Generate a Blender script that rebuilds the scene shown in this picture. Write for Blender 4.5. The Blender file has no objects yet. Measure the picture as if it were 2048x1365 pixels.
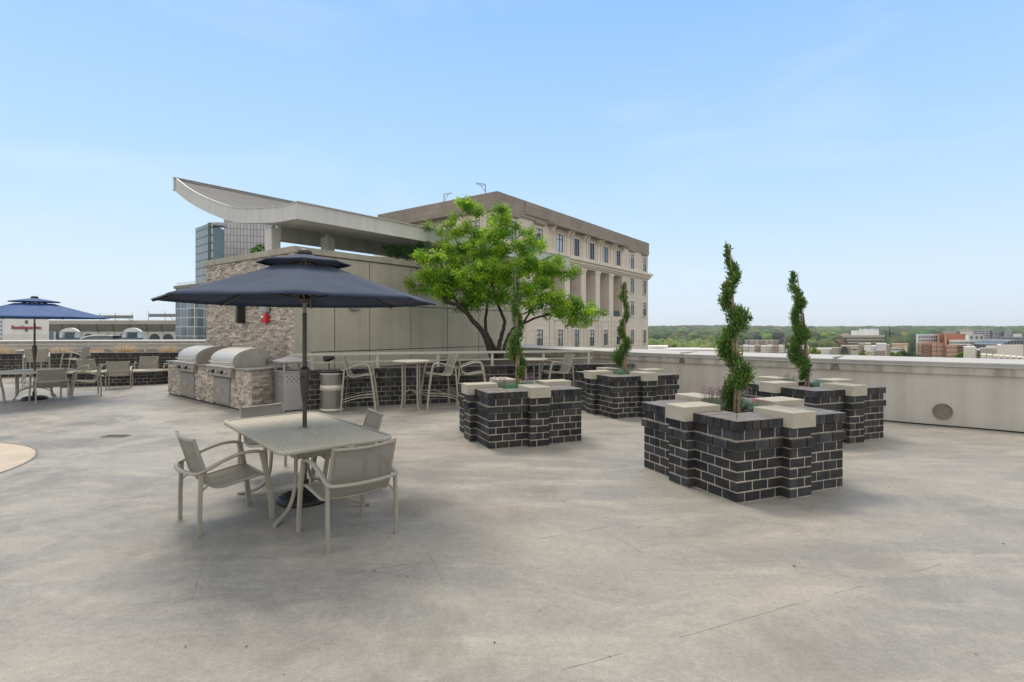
import bpy, math, random
import numpy as np
from mathutils import Vector, Matrix, noise as mnoise
R = math.radians
random.seed(7); rng = np.random.default_rng(11)
scene = bpy.context.scene
# ---------------------------------------------------------------- camera, sky, sun, exposure
EYE = 1.7; F = 1060.0; HOR = 662.0
cd = bpy.data.cameras.new('camera'); cam = bpy.data.objects.new('camera', cd)
scene.collection.objects.link(cam); scene.camera = cam
cam.location = (0, 0, EYE); cam.rotation_euler = (R(90), 0, 0)
cd.sensor_width = 36; cd.lens = F / 2048 * 36; cd.shift_y = -(682.5 - HOR) / 2048
cd.clip_start = .05; cd.clip_end = 30000
SUN_EL, SUN_AZ = 58.0, -32.0          # azimuth clockwise from +Y
w = bpy.data.worlds.new('World'); scene.world = w; w.use_nodes = True
nt = w.node_tree; nt.nodes.clear()
def wn(t, **k):
    n = nt.nodes.new(t)
    for a, b in k.items(): setattr(n, a, b)
    return n
out = wn('ShaderNodeOutputWorld'); bg = wn('ShaderNodeBackground'); bg.inputs[1].default_value = .1
sky = wn('ShaderNodeTexSky', sky_type='NISHITA', sun_disc=False)
sky.sun_elevation = R(SUN_EL); sky.sun_rotation = R(SUN_AZ); sky.air_density = 1.0; sky.dust_density = 1.5; sky.ozone_density = 1.2
tc = wn('ShaderNodeTexCoord'); sep = wn('ShaderNodeSeparateXYZ'); nt.links.new(tc.outputs['Generated'], sep.inputs[0])
rmp = wn('ShaderNodeValToRGB'); e = rmp.color_ramp.elements
e[0].position = 0.0; e[0].color = (.74, .83, .92, 1); e[1].position = .55; e[1].color = (.27, .53, .94, 1)
e2 = rmp.color_ramp.elements.new(.10); e2.color = (.66, .82, .99, 1)
e3 = rmp.color_ramp.elements.new(.28); e3.color = (.45, .70, 1.0, 1)
nt.links.new(sep.outputs[2], rmp.inputs[0])
# thin veil of cloud
mp = wn('ShaderNodeMapping'); mp.inputs['Scale'].default_value = (1.2, 1.2, 4.5); nt.links.new(tc.outputs['Generated'], mp.inputs[0])
cn = wn('ShaderNodeTexNoise'); cn.inputs['Scale'].default_value = 2.2; cn.inputs['Detail'].default_value = 7; cn.inputs['Distortion'].default_value = .6
nt.links.new(mp.outputs[0], cn.inputs['Vector'])
cr = wn('ShaderNodeMapRange'); cr.inputs[1].default_value = .48; cr.inputs[2].default_value = .78; cr.inputs[4].default_value = .28
nt.links.new(cn.outputs[0], cr.inputs[0])
mc = wn('ShaderNodeMixRGB'); mc.inputs[2].default_value = (.80, .87, .95, 1); nt.links.new(cr.outputs[0], mc.inputs[0]); nt.links.new(rmp.outputs[0], mc.inputs[1])
# unseen white overcast added overhead and behind the viewer for neutral soft light
hi = wn('ShaderNodeMapRange'); hi.interpolation_type = 'SMOOTHSTEP'; hi.inputs[1].default_value = .50; hi.inputs[2].default_value = .80; nt.links.new(sep.outputs[2], hi.inputs[0])
bk = wn('ShaderNodeMapRange'); bk.interpolation_type = 'SMOOTHSTEP'; bk.inputs[1].default_value = .15; bk.inputs[2].default_value = -.35; nt.links.new(sep.outputs[1], bk.inputs[0])
mxm = wn('ShaderNodeMath', operation='MAXIMUM'); nt.links.new(hi.outputs[0], mxm.inputs[0]); nt.links.new(bk.outputs[0], mxm.inputs[1])
ov = wn('ShaderNodeMixRGB'); ov.inputs[2].default_value = (1.08, 1.04, .96, 1); nt.links.new(mxm.outputs[0], ov.inputs[0]); nt.links.new(mc.outputs[0], ov.inputs[1]); mc = ov
sc = wn('ShaderNodeVectorMath', operation='SCALE'); sc.inputs[3].default_value = 10.4; nt.links.new(mc.outputs[0], sc.inputs[0])
mx = wn('ShaderNodeMixRGB'); mx.inputs[0].default_value = .90
nt.links.new(sky.outputs[0], mx.inputs[1]); nt.links.new(sc.outputs[0], mx.inputs[2])
nt.links.new(mx.outputs[0], bg.inputs[0]); nt.links.new(bg.outputs[0], out.inputs[0])
sl = bpy.data.lights.new('sun', 'SUN'); so = bpy.data.objects.new('sun', sl); scene.collection.objects.link(so)
sl.energy = 2.3; sl.angle = R(21); sl.color = (1, .89, .75)
so.rotation_euler = (R(90 - SUN_EL), 0, R(180 - SUN_AZ)); so.location = (0, 0, 60)
vs = scene.view_settings; vs.view_transform = 'Standard'; vs.look = 'None'; vs.exposure = 0.10; vs.gamma = 1
scene.cycles.max_bounces = 6; scene.cycles.transparent_max_bounces = 12
# ---------------------------------------------------------------- helpers
C = scene.collection
def tag(o, label=None, cat=None, group=None, kind=None):
    if label: o['label'] = label
    if cat: o['category'] = cat
    if group: o['group'] = group
    if kind: o['kind'] = kind
    return o
def empty(name, loc=(0, 0, 0), rz=0.0):
    o = bpy.data.objects.new(name, None); C.objects.link(o); o.location = loc; o.rotation_euler = (0, 0, rz); o.empty_display_size = .1
    return o
def copy_tree(o, parent=None):
    c = o.copy(); C.objects.link(c); c.parent = parent
    for ch in [x for x in bpy.data.objects if x.parent == o and x is not c]: copy_tree(ch, c)
    return c
def kids(o): return [x for x in bpy.data.objects if x.parent == o]
def G(px, py, z=0.0):                      # world point on the level plane z seen at that place of the photograph
    Y = F * (EYE - z) / (py - HOR); return Vector(((px - 1024) / F * Y, Y, z))
def P(px, py, Y):
    return Vector(((px - 1024) / F * Y, Y, EYE - (py - HOR) / F * Y))
class MB:
    def __init__(s): s.v = []; s.f = []; s.m = []; s.c = []; s.sm = []
    def add(s, vs, fs, mi=0, col=(1, 1, 1), smooth=False):
        b = len(s.v); s.v.extend([tuple(v) for v in vs])
        for f in fs: s.f.append([b + i for i in f]); s.m.append(mi); s.c.append(col); s.sm.append(smooth)
    def box(s, c, d, rz=0.0, mi=0, col=(1, 1, 1), M=None):
        hx, hy, hz = d[0] / 2, d[1] / 2, d[2] / 2; ca, sa = math.cos(rz), math.sin(rz); vs = []
        for z in (-hz, hz):
            for x, y in ((-hx, -hy), (hx, -hy), (hx, hy), (-hx, hy)):
                p = Vector((c[0] + x * ca - y * sa, c[1] + x * sa + y * ca, c[2] + z)); vs.append(M @ p if M else p)
        s.add(vs, [(0, 3, 2, 1), (4, 5, 6, 7), (0, 1, 5, 4), (1, 2, 6, 5), (2, 3, 7, 6), (3, 0, 4, 7)], mi, col)
    def bb(s, x0, x1, y0, y1, z0, z1, mi=0, col=(1, 1, 1)):
        s.box(((x0 + x1) / 2, (y0 + y1) / 2, (z0 + z1) / 2), (x1 - x0, y1 - y0, z1 - z0), 0, mi, col)
    def prism(s, poly, z0, z1, mi=0, col=(1, 1, 1)):
        n = len(poly); A = sum(poly[i][0] * poly[(i + 1) % n][1] - poly[(i + 1) % n][0] * poly[i][1] for i in range(n))
        if A < 0: poly = poly[::-1]
        vs = [(p[0], p[1], z0) for p in poly] + [(p[0], p[1], z1) for p in poly]
        s.add(vs, [tuple(range(n - 1, -1, -1)), tuple(range(n, 2 * n))] + [(i, (i + 1) % n, n + (i + 1) % n, n + i) for i in range(n)], mi, col)
    def tube(s, pts, r, n=8, mi=0, col=(1, 1, 1), up=None, ry=None, cap=True, smooth=True):
        pts = [Vector(p) for p in pts]; rs = r if isinstance(r, (list, tuple)) else [r] * len(pts)
        rings = []; prev = None
        for i, p in enumerate(pts):
            t = (pts[min(i + 1, len(pts) - 1)] - pts[max(i - 1, 0)]).normalized()
            if prev is None:
                u = Vector(up) if up else (Vector((0, 0, 1)) if abs(t.z) < .9 else Vector((1, 0, 0)))
            else: u = prev
            u = (u - t * u.dot(t)).normalized(); prev = u; v = t.cross(u)
            k = (ry / rs[i]) if ry else 1
            rings.append([p + u * (rs[i] * math.cos(a)) + v * (rs[i] * k * math.sin(a)) for a in [2 * math.pi * (j + .5) / n for j in range(n)]])
        vs = [q for ring in rings for q in ring]; fs = []
        for i in range(len(pts) - 1):
            for j in range(n): fs.append((i * n + j, i * n + (j + 1) % n, (i + 1) * n + (j + 1) % n, (i + 1) * n + j))
        s.add(vs, fs, mi, col, smooth)
        if cap:
            s.add(rings[0], [tuple(range(n - 1, -1, -1))], mi, col); s.add(rings[-1], [tuple(range(n))], mi, col)
    def lathe(s, prof, c=(0, 0, 0), n=24, mi=0, col=(1, 1, 1), smooth=True):
        vs = []; fs = []
        for r, z in prof:
            for j in range(n):
                a = 2 * math.pi * j / n; vs.append((c[0] + r * math.cos(a), c[1] + r * math.sin(a), c[2] + z))
        for i in range(len(prof) - 1):
            for j in range(n): fs.append((i * n + j, i * n + (j + 1) % n, (i + 1) * n + (j + 1) % n, (i + 1) * n + j))
        s.add(vs, fs, mi, col, smooth)
        if prof[0][0] > 1e-4: s.add(vs[:n], [tuple(range(n - 1, -1, -1))], mi, col)
        if prof[-1][0] > 1e-4: s.add(vs[-n:], [tuple(range(n))], mi, col)
    def build(s, name, mats, parent=None, bevel=0, seg=1):
        me = bpy.data.meshes.new(name); me.from_pydata(s.v, [], s.f)
        for m in (mats if isinstance(mats, (list, tuple)) else [mats]): me.materials.append(m)
        me.polygons.foreach_set('material_index', s.m); me.polygons.foreach_set('use_smooth', s.sm)
        ca = me.color_attributes.new('Col', 'FLOAT_COLOR', 'CORNER')
        tot = np.array([len(f) for f in s.f]); cc = np.ones((len(s.f), 4)); cc[:, :3] = np.array(s.c, dtype=float).reshape(-1, 3)
        ca.data.foreach_set('color', np.repeat(cc, tot, axis=0).ravel())
        me.update(); o = bpy.data.objects.new(name, me); C.objects.link(o); o.parent = parent
        if bevel:
            b = o.modifiers.new('bevel', 'BEVEL'); b.width = bevel; b.segments = seg; b.limit_method = 'ANGLE'; b.angle_limit = R(40)
        return o
def spline(pts, n=8):
    pts = [Vector(p) for p in pts]; out = []
    for i in range(len(pts) - 1):
        p0 = pts[max(i - 1, 0)]; p1 = pts[i]; p2 = pts[i + 1]; p3 = pts[min(i + 2, len(pts) - 1)]
        for k in range(n):
            t = k / n
            out.append(.5 * ((2 * p1) + (p2 - p0) * t + (2 * p0 - 5 * p1 + 4 * p2 - p3) * t * t + (3 * p1 - p0 - 3 * p2 + p3) * t ** 3))
    out.append(pts[-1]); return out
# ---------------------------------------------------------------- materials
def mat(name, col, rough=.6, metal=0.0, var=.12, scale=4.0, bump=0.0, bscale=60.0, attr=False, streak=0.0, spec=.5, dirt=0.0, col2=None, blocks=None, dust=None, eff=0):
    m = bpy.data.materials.new(name); m.use_nodes = True; t = m.node_tree; N = t.nodes; L = t.links
    b = N['Principled BSDF']; b.inputs['Roughness'].default_value = rough; b.inputs['Metallic'].default_value = metal
    b.inputs['Specular IOR Level'].default_value = spec
    tx = N.new('ShaderNodeTexCoord'); co = tx.outputs['Object']
    nz = N.new('ShaderNodeTexNoise'); nz.inputs['Scale'].default_value = scale; nz.inputs['Detail'].default_value = 6; nz.inputs['Roughness'].default_value = .6
    L.new(co, nz.inputs['Vector'])
    r = N.new('ShaderNodeValToRGB'); r.color_ramp.elements[0].position = .3; r.color_ramp.elements[1].position = .7
    c2 = col2 or tuple(min(1, c * (1 + var)) for c in col)
    r.color_ramp.elements[0].color = (*[c * (1 - var) for c in col], 1); r.color_ramp.elements[1].color = (*c2, 1)
    L.new(nz.outputs[0], r.inputs[0]); cur = r.outputs[0]
    if streak:
        mp = N.new('ShaderNodeMapping'); mp.inputs['Scale'].default_value = (3.0, 3.0, .12); L.new(co, mp.inputs[0])
        n2 = N.new('ShaderNodeTexNoise'); n2.inputs['Scale'].default_value = 1.6; n2.inputs['Detail'].default_value = 5; L.new(mp.outputs[0], n2.inputs['Vector'])
        mr = N.new('ShaderNodeMapRange'); mr.inputs[1].default_value = .40; mr.inputs[2].default_value = .68; mr.inputs[3].default_value = 1.0; mr.inputs[4].default_value = 1 - streak
        L.new(n2.outputs[0], mr.inputs[0]); mm = N.new('ShaderNodeMixRGB'); mm.blend_type = 'MULTIPLY'; mm.inputs[0].default_value = 1
        L.new(cur, mm.inputs[1]); L.new(mr.outputs[0], mm.inputs[2]); cur = mm.outputs[0]
    if dirt:
        n3 = N.new('ShaderNodeTexNoise'); n3.inputs['Scale'].default_value = scale * 7; n3.inputs['Detail'].default_value = 8; n3.inputs['Roughness'].default_value = .75; L.new(co, n3.inputs['Vector'])
        mr = N.new('ShaderNodeMapRange'); mr.inputs[1].default_value = .5; mr.inputs[2].default_value = .75; mr.inputs[3].default_value = 1.0; mr.inputs[4].default_value = 1 - dirt
        L.new(n3.outputs[0], mr.inputs[0]); mm = N.new('ShaderNodeMixRGB'); mm.blend_type = 'MULTIPLY'; mm.inputs[0].default_value = 1
        L.new(cur, mm.inputs[1]); L.new(mr.outputs[0], mm.inputs[2]); cur = mm.outputs[0]
    if attr:
        a = N.new('ShaderNodeAttribute'); a.attribute_name = 'Col'; mm = N.new('ShaderNodeMixRGB'); mm.blend_type = 'MULTIPLY'; mm.inputs[0].default_value = 1
        L.new(cur, mm.inputs[1]); L.new(a.outputs[0], mm.inputs[2]); cur = mm.outputs[0]
    if blocks:
        sp = N.new('ShaderNodeSeparateXYZ'); L.new(co, sp.inputs[0]); ad = N.new('ShaderNodeMath'); L.new(sp.outputs[0], ad.inputs[0]); L.new(sp.outputs[1], ad.inputs[1])
        cb = N.new('ShaderNodeCombineXYZ'); L.new(ad.outputs[0], cb.inputs[0]); L.new(sp.outputs[2], cb.inputs[1])
        br = N.new('ShaderNodeTexBrick'); br.inputs['Scale'].default_value = 1; br.inputs['Brick Width'].default_value = blocks[0]; br.inputs['Row Height'].default_value = blocks[1]; br.inputs['Mortar Size'].default_value = .035
        br.inputs['Color1'].default_value = (1, 1, 1, 1); br.inputs['Color2'].default_value = (blocks[2],) * 3 + (1,); br.inputs['Mortar'].default_value = (blocks[3],) * 3 + (1,)
        L.new(cb.outputs[0], br.inputs['Vector']); mm = N.new('ShaderNodeMixRGB'); mm.blend_type = 'MULTIPLY'; mm.inputs[0].default_value = 1; L.new(cur, mm.inputs[1]); L.new(br.outputs[0], mm.inputs[2]); cur = mm.outputs[0]
    if eff:                  # pale lime bloom in small ragged spots
        n6 = N.new('ShaderNodeTexNoise'); n6.inputs['Scale'].default_value = 7; n6.inputs['Detail'].default_value = 10; n6.inputs['Roughness'].default_value = .8; L.new(co, n6.inputs['Vector']); m6 = N.new('ShaderNodeMapRange'); m6.inputs[1].default_value = .60; m6.inputs[2].default_value = .72; m6.inputs[4].default_value = eff; L.new(n6.outputs[0], m6.inputs[0])
        mm = N.new('ShaderNodeMixRGB'); mm.inputs[2].default_value = (.26, .245, .22, 1); L.new(m6.outputs[0], mm.inputs[0]); L.new(cur, mm.inputs[1]); cur = mm.outputs[0]
    if dust:                 # dust lying on upward faces
        ge = N.new('ShaderNodeNewGeometry'); sp = N.new('ShaderNodeSeparateXYZ'); L.new(ge.outputs['Normal'], sp.inputs[0]); mr = N.new('ShaderNodeMapRange'); mr.inputs[1].default_value = .6; mr.inputs[2].default_value = .95; L.new(sp.outputs[2], mr.inputs[0])
        n5 = N.new('ShaderNodeTexNoise'); n5.inputs['Scale'].default_value = 7; n5.inputs['Detail'].default_value = 6; L.new(co, n5.inputs['Vector']); m5 = N.new('ShaderNodeMapRange'); m5.inputs[1].default_value = .3; m5.inputs[2].default_value = .7; m5.inputs[3].default_value = .55; m5.inputs[4].default_value = 1; L.new(n5.outputs[0], m5.inputs[0])
        mu = N.new('ShaderNodeMath'); mu.operation = 'MULTIPLY'; L.new(mr.outputs[0], mu.inputs[0]); L.new(m5.outputs[0], mu.inputs[1]); mm = N.new('ShaderNodeMixRGB'); mm.inputs[2].default_value = (*dust, 1); L.new(mu.outputs[0], mm.inputs[0]); L.new(cur, mm.inputs[1]); cur = mm.outputs[0]
    L.new(cur, b.inputs['Base Color'])
    if bump:
        n4 = N.new('ShaderNodeTexNoise'); n4.inputs['Scale'].default_value = bscale; n4.inputs['Detail'].default_value = 5; L.new(co, n4.inputs['Vector'])
        bp = N.new('ShaderNodeBump'); bp.inputs['Strength'].default_value = bump; bp.inputs['Distance'].default_value = .02
        L.new(n4.outputs[0], bp.inputs['Height']); L.new(bp.outputs[0], b.inputs['Normal'])
    return m
def leafmat(name, tint=(1, 1, 1), trans=.45):
    m = bpy.data.materials.new(name); m.use_nodes = True; t = m.node_tree; N = t.nodes; L = t.links; N.clear()
    o = N.new('ShaderNodeOutputMaterial'); a = N.new('ShaderNodeAttribute'); a.attribute_name = 'Col'
    mm = N.new('ShaderNodeMixRGB'); mm.blend_type = 'MULTIPLY'; mm.inputs[0].default_value = 1; mm.inputs[2].default_value = (*tint, 1); L.new(a.outputs[0], mm.inputs[1])
    d = N.new('ShaderNodeBsdfPrincipled'); d.inputs['Roughness'].default_value = .5; d.inputs['Specular IOR Level'].default_value = .25
    tr = N.new('ShaderNodeBsdfTranslucent'); L.new(mm.outputs[0], d.inputs['Base Color'])
    hs = N.new('ShaderNodeHueSaturation'); hs.inputs['Value'].default_value = 1.8; hs.inputs['Hue'].default_value = .49; L.new(mm.outputs[0], hs.inputs['Color']); L.new(hs.outputs[0], tr.inputs[0])
    mx = N.new('ShaderNodeMixShader'); mx.inputs[0].default_value = trans; L.new(d.outputs[0], mx.inputs[1]); L.new(tr.outputs[0], mx.inputs[2]); L.new(mx.outputs[0], o.inputs[0])
    return m
M = {}
M['brick'] = mat('black_brick', (.019, .022, .028), .58, var=.5, scale=5, attr=True, bump=.45, bscale=70, spec=.35, col2=(.050, .050, .052), dust=(.24, .225, .215), eff=.45)
M['mortar'] = mat('mortar', (.44, .405, .345), .9, var=.38, scale=5, bump=.3)
M['capstone'] = mat('cast_stone', (.41, .385, .32), .85, var=.10, scale=5, bump=.12, bscale=120, dirt=.18)
M['precast'] = mat('precast_panel', (.41, .385, .315), .85, var=.08, scale=1.1, bump=.06, streak=.10, dirt=.08)
M['precast_cap'] = mat('precast_coping', (.38, .365, .30), .8, var=.1, scale=2, streak=.15)
M['stone'] = mat('ledger_stone', (.52, .475, .42), .85, var=.12, scale=9, attr=True, bump=.6, bscale=45, dirt=.15)
M['stuc'] = mat('parapet_wall', (.53, .505, .465), .8, var=.06, scale=1.2, streak=.15, bump=.06, dirt=.08)
M['stuc_band'] = mat('parapet_band', (.47, .445, .40), .8, var=.08, scale=2.5, streak=.42)
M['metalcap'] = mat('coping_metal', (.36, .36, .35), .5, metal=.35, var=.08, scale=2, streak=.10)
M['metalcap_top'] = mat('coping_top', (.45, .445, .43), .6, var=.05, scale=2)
M['alu'] = mat('champagne_aluminium', (.33, .31, .27), .45, metal=.15, var=.06, scale=6)
M['alu_rail'] = mat('railing_paint', (.44, .43, .40), .4, metal=.2, var=.05, scale=4)
M['canopy'] = mat('canopy_steel', (.58, .575, .56), .6, var=.06, scale=1.0, streak=.10)
M['canopy_under'] = mat('canopy_soffit', (.82, .81, .79), .75, var=.06, scale=1.2)
M['canopy_top'] = mat('canopy_decking', (.085, .092, .10), .75, var=.2, scale=2.0, dirt=.3)
M['steel'] = mat('stainless_steel', (.55, .53, .50), .5, metal=.45, var=.08, scale=3)
M['steel_b'] = mat('brushed_steel', (.33, .31, .285), .48, metal=.5, var=.12, scale=5)
M['grey_paint'] = mat('grey_paint', (.34, .345, .355), .45, metal=.3, var=.07, scale=3)
M['dark'] = mat('dark_hole', (.015, .016, .018), .6, var=.2)
M['granite'] = mat('granite', (.20, .195, .18), .35, var=.3, scale=40)
M['navy'] = mat('navy_canvas', (.027, .041, .076), .85, spec=.2, var=.2, scale=3, bump=.55, bscale=5)
M['blue'] = mat('royal_blue_canvas', (.018, .075, .24), .75, var=.2, scale=3, bump=.5, bscale=5)
for k_ in ('navy',):
    b_ = M[k_].node_tree.nodes['Principled BSDF']; b_.inputs['Sheen Weight'].default_value = .18; b_.inputs['Sheen Roughness'].default_value = .35; b_.inputs['Sheen Tint'].default_value = (.8, .85, 1, 1)
M['canvas_pale'] = mat('canvas_underside', (.030, .042, .075), .8)
M['bronze'] = mat('bronze_pole', (.075, .065, .055), .4, metal=.5, var=.1)
M['iron'] = mat('cast_iron', (.022, .022, .023), .42, metal=.3, var=.2, scale=20, bump=.3)
M['bark'] = mat('dark_bark', (.045, .038, .032), .85, var=.35, scale=14, bump=.6, bscale=30)
M['bark_pale'] = mat('pale_bark', (.27, .20, .145), .85, var=.3, scale=20, bump=.4, bscale=40)
M['soil'] = mat('mulch', (.060, .040, .028), .95, var=.5, scale=40, bump=.8, bscale=60)
M['leaf'] = leafmat('leaf', trans=.45); M['needle'] = leafmat('needle', trans=.25)
M['red'] = mat('red_plastic', (.52, .02, .025), .35, var=.05)
M['black'] = mat('black_plastic', (.012, .016, .018), .4, var=.1)
M['court'] = mat('limestone', (.68, .60, .52), .85, var=.06, scale=.3, dirt=.06, blocks=(1.6, .8, .95, .82))
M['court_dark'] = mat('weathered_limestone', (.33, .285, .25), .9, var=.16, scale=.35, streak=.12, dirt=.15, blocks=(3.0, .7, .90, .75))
M['court_trim'] = mat('limestone_trim', (.71, .635, .555), .8, var=.06, scale=.5)
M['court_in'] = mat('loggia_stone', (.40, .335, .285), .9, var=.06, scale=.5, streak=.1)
M['frame'] = mat('window_frame', (.035, .05, .055), .4, metal=.3)
def glassmat(name, col, rough=.05, metal=.6):
    return mat(name, col, rough, metal=metal, var=.25, scale=.6, spec=.9)
M['glass'] = glassmat('window_glass', (.20, .225, .24), .12, .55)
M['glass_dark'] = glassmat('dark_glass', (.04, .055, .065), .08, .3)
def curtain(name, c1, c2, line, w_, h_, metal=.7, rough=.08, mortar=.02, rot=0.0):
    m = bpy.data.materials.new(name); m.use_nodes = True; t = m.node_tree; N = t.nodes; L = t.links; b = N['Principled BSDF']
    tx = N.new('ShaderNodeTexCoord'); sp = N.new('ShaderNodeSeparateXYZ'); L.new(tx.outputs['Object'], sp.inputs[0])
    ad = N.new('ShaderNodeMath'); L.new(sp.outputs[0], ad.inputs[0]); L.new(sp.outputs[1], ad.inputs[1])
    cb = N.new('ShaderNodeCombineXYZ'); L.new(ad.outputs[0], cb.inputs[0]); L.new(sp.outputs[2], cb.inputs[1])
    br = N.new('ShaderNodeTexBrick'); br.offset = 0; br.inputs['Scale'].default_value = 1; br.inputs['Brick Width'].default_value = w_; br.inputs['Row Height'].default_value = h_
    br.inputs['Mortar Size'].default_value = mortar * h_; br.inputs['Color1'].default_value = (*c1, 1); br.inputs['Color2'].default_value = (*c2, 1); br.inputs['Mortar'].default_value = (*line, 1)
    L.new(cb.outputs[0], br.inputs['Vector']); L.new(br.outputs[0], b.inputs['Base Color'])
    b.inputs['Metallic'].default_value = metal; b.inputs['Roughness'].default_value = rough
    return m
# ================================================================ TERRACE: floor, walls, parapets
def floor_material():
    m = bpy.data.materials.new('terrace_concrete'); m.use_nodes = True; t = m.node_tree; N = t.nodes; L = t.links; b = N['Principled BSDF']
    tx = N.new('ShaderNodeTexCoord'); co = tx.outputs['Object']
    def noise(s, d=6, ro=.6, dist=0, vec=None):
        n = N.new('ShaderNodeTexNoise'); n.inputs['Scale'].default_value = s; n.inputs['Detail'].default_value = d; n.inputs['Roughness'].default_value = ro; n.inputs['Distortion'].default_value = dist
        L.new(vec or co, n.inputs['Vector']); return n.outputs[0]
    def rng_(v, a, b_, c, d_):
        r = N.new('ShaderNodeMapRange'); r.inputs[1].default_value = a; r.inputs[2].default_value = b_; r.inputs[3].default_value = c; r.inputs[4].default_value = d_; L.new(v, r.inputs[0]); return r.outputs[0]
    def mixc(f, a, c, mode='MIX'):
        x = N.new('ShaderNodeMixRGB'); x.blend_type = mode
        for i, v in ((0, f), (1, a), (2, c)):
            if isinstance(v, (int, float)): x.inputs[i].default_value = v
            elif isinstance(v, tuple): x.inputs[i].default_value = (*v, 1)
            else: L.new(v, x.inputs[i])
        return x.outputs[0]
    cur = mixc(rng_(noise(.35, 4), .4, .6, 0, 1), (.275, .265, .246), (.312, .295, .266))
    cur = mixc(rng_(noise(.55, 5, .55, .4), .46, .70, 0, .5), cur, (.265, .268, .256))
    # stretched worn swirls, lighter
    mp = N.new('ShaderNodeMapping'); mp.inputs['Rotation'].default_value = (0, 0, R(24)); mp.inputs['Scale'].default_value = (.75, 2.1, 1); L.new(co, mp.inputs[0])
    sw = noise(1.15, 7, .62, .9, mp.outputs[0])
    cur = mixc(rng_(sw, .47, .68, 0, .42), cur, (.50, .46, .405))
    # dark grime patches, stronger to the left
    sp = N.new('ShaderNodeSeparateXYZ'); L.new(co, sp.inputs[0])
    lf = rng_(sp.outputs[0], -6.5, 1.5, 1.2, .25)
    gr = rng_(noise(.8, 8, .72, .5), .45, .64, 0, .72)
    mu = N.new('ShaderNodeMath'); mu.operation = 'MULTIPLY'; L.new(lf, mu.inputs[0]); L.new(gr, mu.inputs[1])
    cur = mixc(mu.outputs[0], cur, (.125, .124, .12))
    # small spots
    cur = mixc(rng_(noise(.42, 6, .6, .8, mp.outputs[0]), .50, .66, 0, .55), cur, (.40, .365, .315))
    cur = mixc(rng_(noise(.5, 7, .65, .4), .54, .68, 0, .35), cur, (.20, .185, .165))
    cur = mixc(rng_(noise(4.2, 6, .7), .63, .76, 0, .38), cur, (.16, .14, .12))
    cur = mixc(rng_(noise(2.6, 8, .75, .3), .60, .74, 0, .25), cur, (.47, .44, .40))
    cur = mixc(rng_(noise(130, 3, .7), .38, .66, .82, 1.10), (0, 0, 0), cur, 'MIX') if False else mixc(1.0, cur, rng_(noise(95, 4, .9), .32, .68, .78, 1.2), 'MULTIPLY')
    cur = mixc(1.0, cur, rng_(noise(26, 8, .85), .3, .7, .80, 1.18), 'MULTIPLY')
    cur = mixc(1.0, cur, rng_(noise(6.5, 8, .8, .4), .32, .68, .90, 1.08), 'MULTIPLY')
    # stains in set places, the first pair paints the table's shadow: (x, y, radius)
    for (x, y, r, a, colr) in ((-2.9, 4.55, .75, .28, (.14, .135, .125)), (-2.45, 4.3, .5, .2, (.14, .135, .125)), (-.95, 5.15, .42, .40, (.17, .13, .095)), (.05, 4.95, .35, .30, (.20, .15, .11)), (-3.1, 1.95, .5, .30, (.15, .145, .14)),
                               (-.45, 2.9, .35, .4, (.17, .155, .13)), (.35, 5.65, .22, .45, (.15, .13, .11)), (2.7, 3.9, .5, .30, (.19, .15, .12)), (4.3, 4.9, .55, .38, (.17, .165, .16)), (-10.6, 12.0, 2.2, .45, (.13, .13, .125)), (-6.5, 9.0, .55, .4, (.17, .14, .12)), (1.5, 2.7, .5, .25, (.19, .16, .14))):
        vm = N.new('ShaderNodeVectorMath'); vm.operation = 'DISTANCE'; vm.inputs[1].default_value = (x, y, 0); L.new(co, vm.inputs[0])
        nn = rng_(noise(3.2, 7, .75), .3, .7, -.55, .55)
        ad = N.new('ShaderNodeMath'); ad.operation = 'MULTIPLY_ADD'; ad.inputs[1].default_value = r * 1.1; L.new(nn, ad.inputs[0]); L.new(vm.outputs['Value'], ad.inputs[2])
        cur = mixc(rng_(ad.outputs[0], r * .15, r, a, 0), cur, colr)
    L.new(cur, b.inputs['Base Color']); b.inputs['Roughness'].default_value = .55
    L.new(rng_(sw, .4, .7, .48, .66), b.inputs['Roughness']); b.inputs['Specular IOR Level'].default_value = .35
    bp = N.new('ShaderNodeBump'); bp.inputs['Strength'].default_value = .30; bp.inputs['Distance'].default_value = .012
    L.new(noise(55, 8, .75), bp.inputs['Height']); L.new(bp.outputs[0], b.inputs['Normal'])
    return m
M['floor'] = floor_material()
M['disc'] = mat('tan_concrete', (.47, .395, .32), .7, var=.12, scale=1.5, dirt=.18, bump=.2)
M['joint'] = mat('joint_line', (.20, .19, .172), .9, var=.5, scale=8)
M['disc_edge'] = mat('disc_edge', (.19, .175, .155), .85, var=.25, scale=10)
PAR = spline([(17, -9), (14, 1.5), (10.6, 6.6), (8.45, 8.75), (6.94, 9.95), (5.2, 11.55), (3.37, 13.4), (1.0, 16.6), (-.95, 19.6), (-2.6, 22.4)], 6)
PAR2 = [Vector((p.x, p.y)) for p in [Vector((*q, 0)) if len(q) == 2 else q for q in PAR]]
floor_poly = [(p.x + .3, p.y + .2) for p in PAR2] + [(-9, 29.5), (-36, 30), (-36, -9)]
m = MB(); m.prism(floor_poly, -.35, 0)
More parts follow.
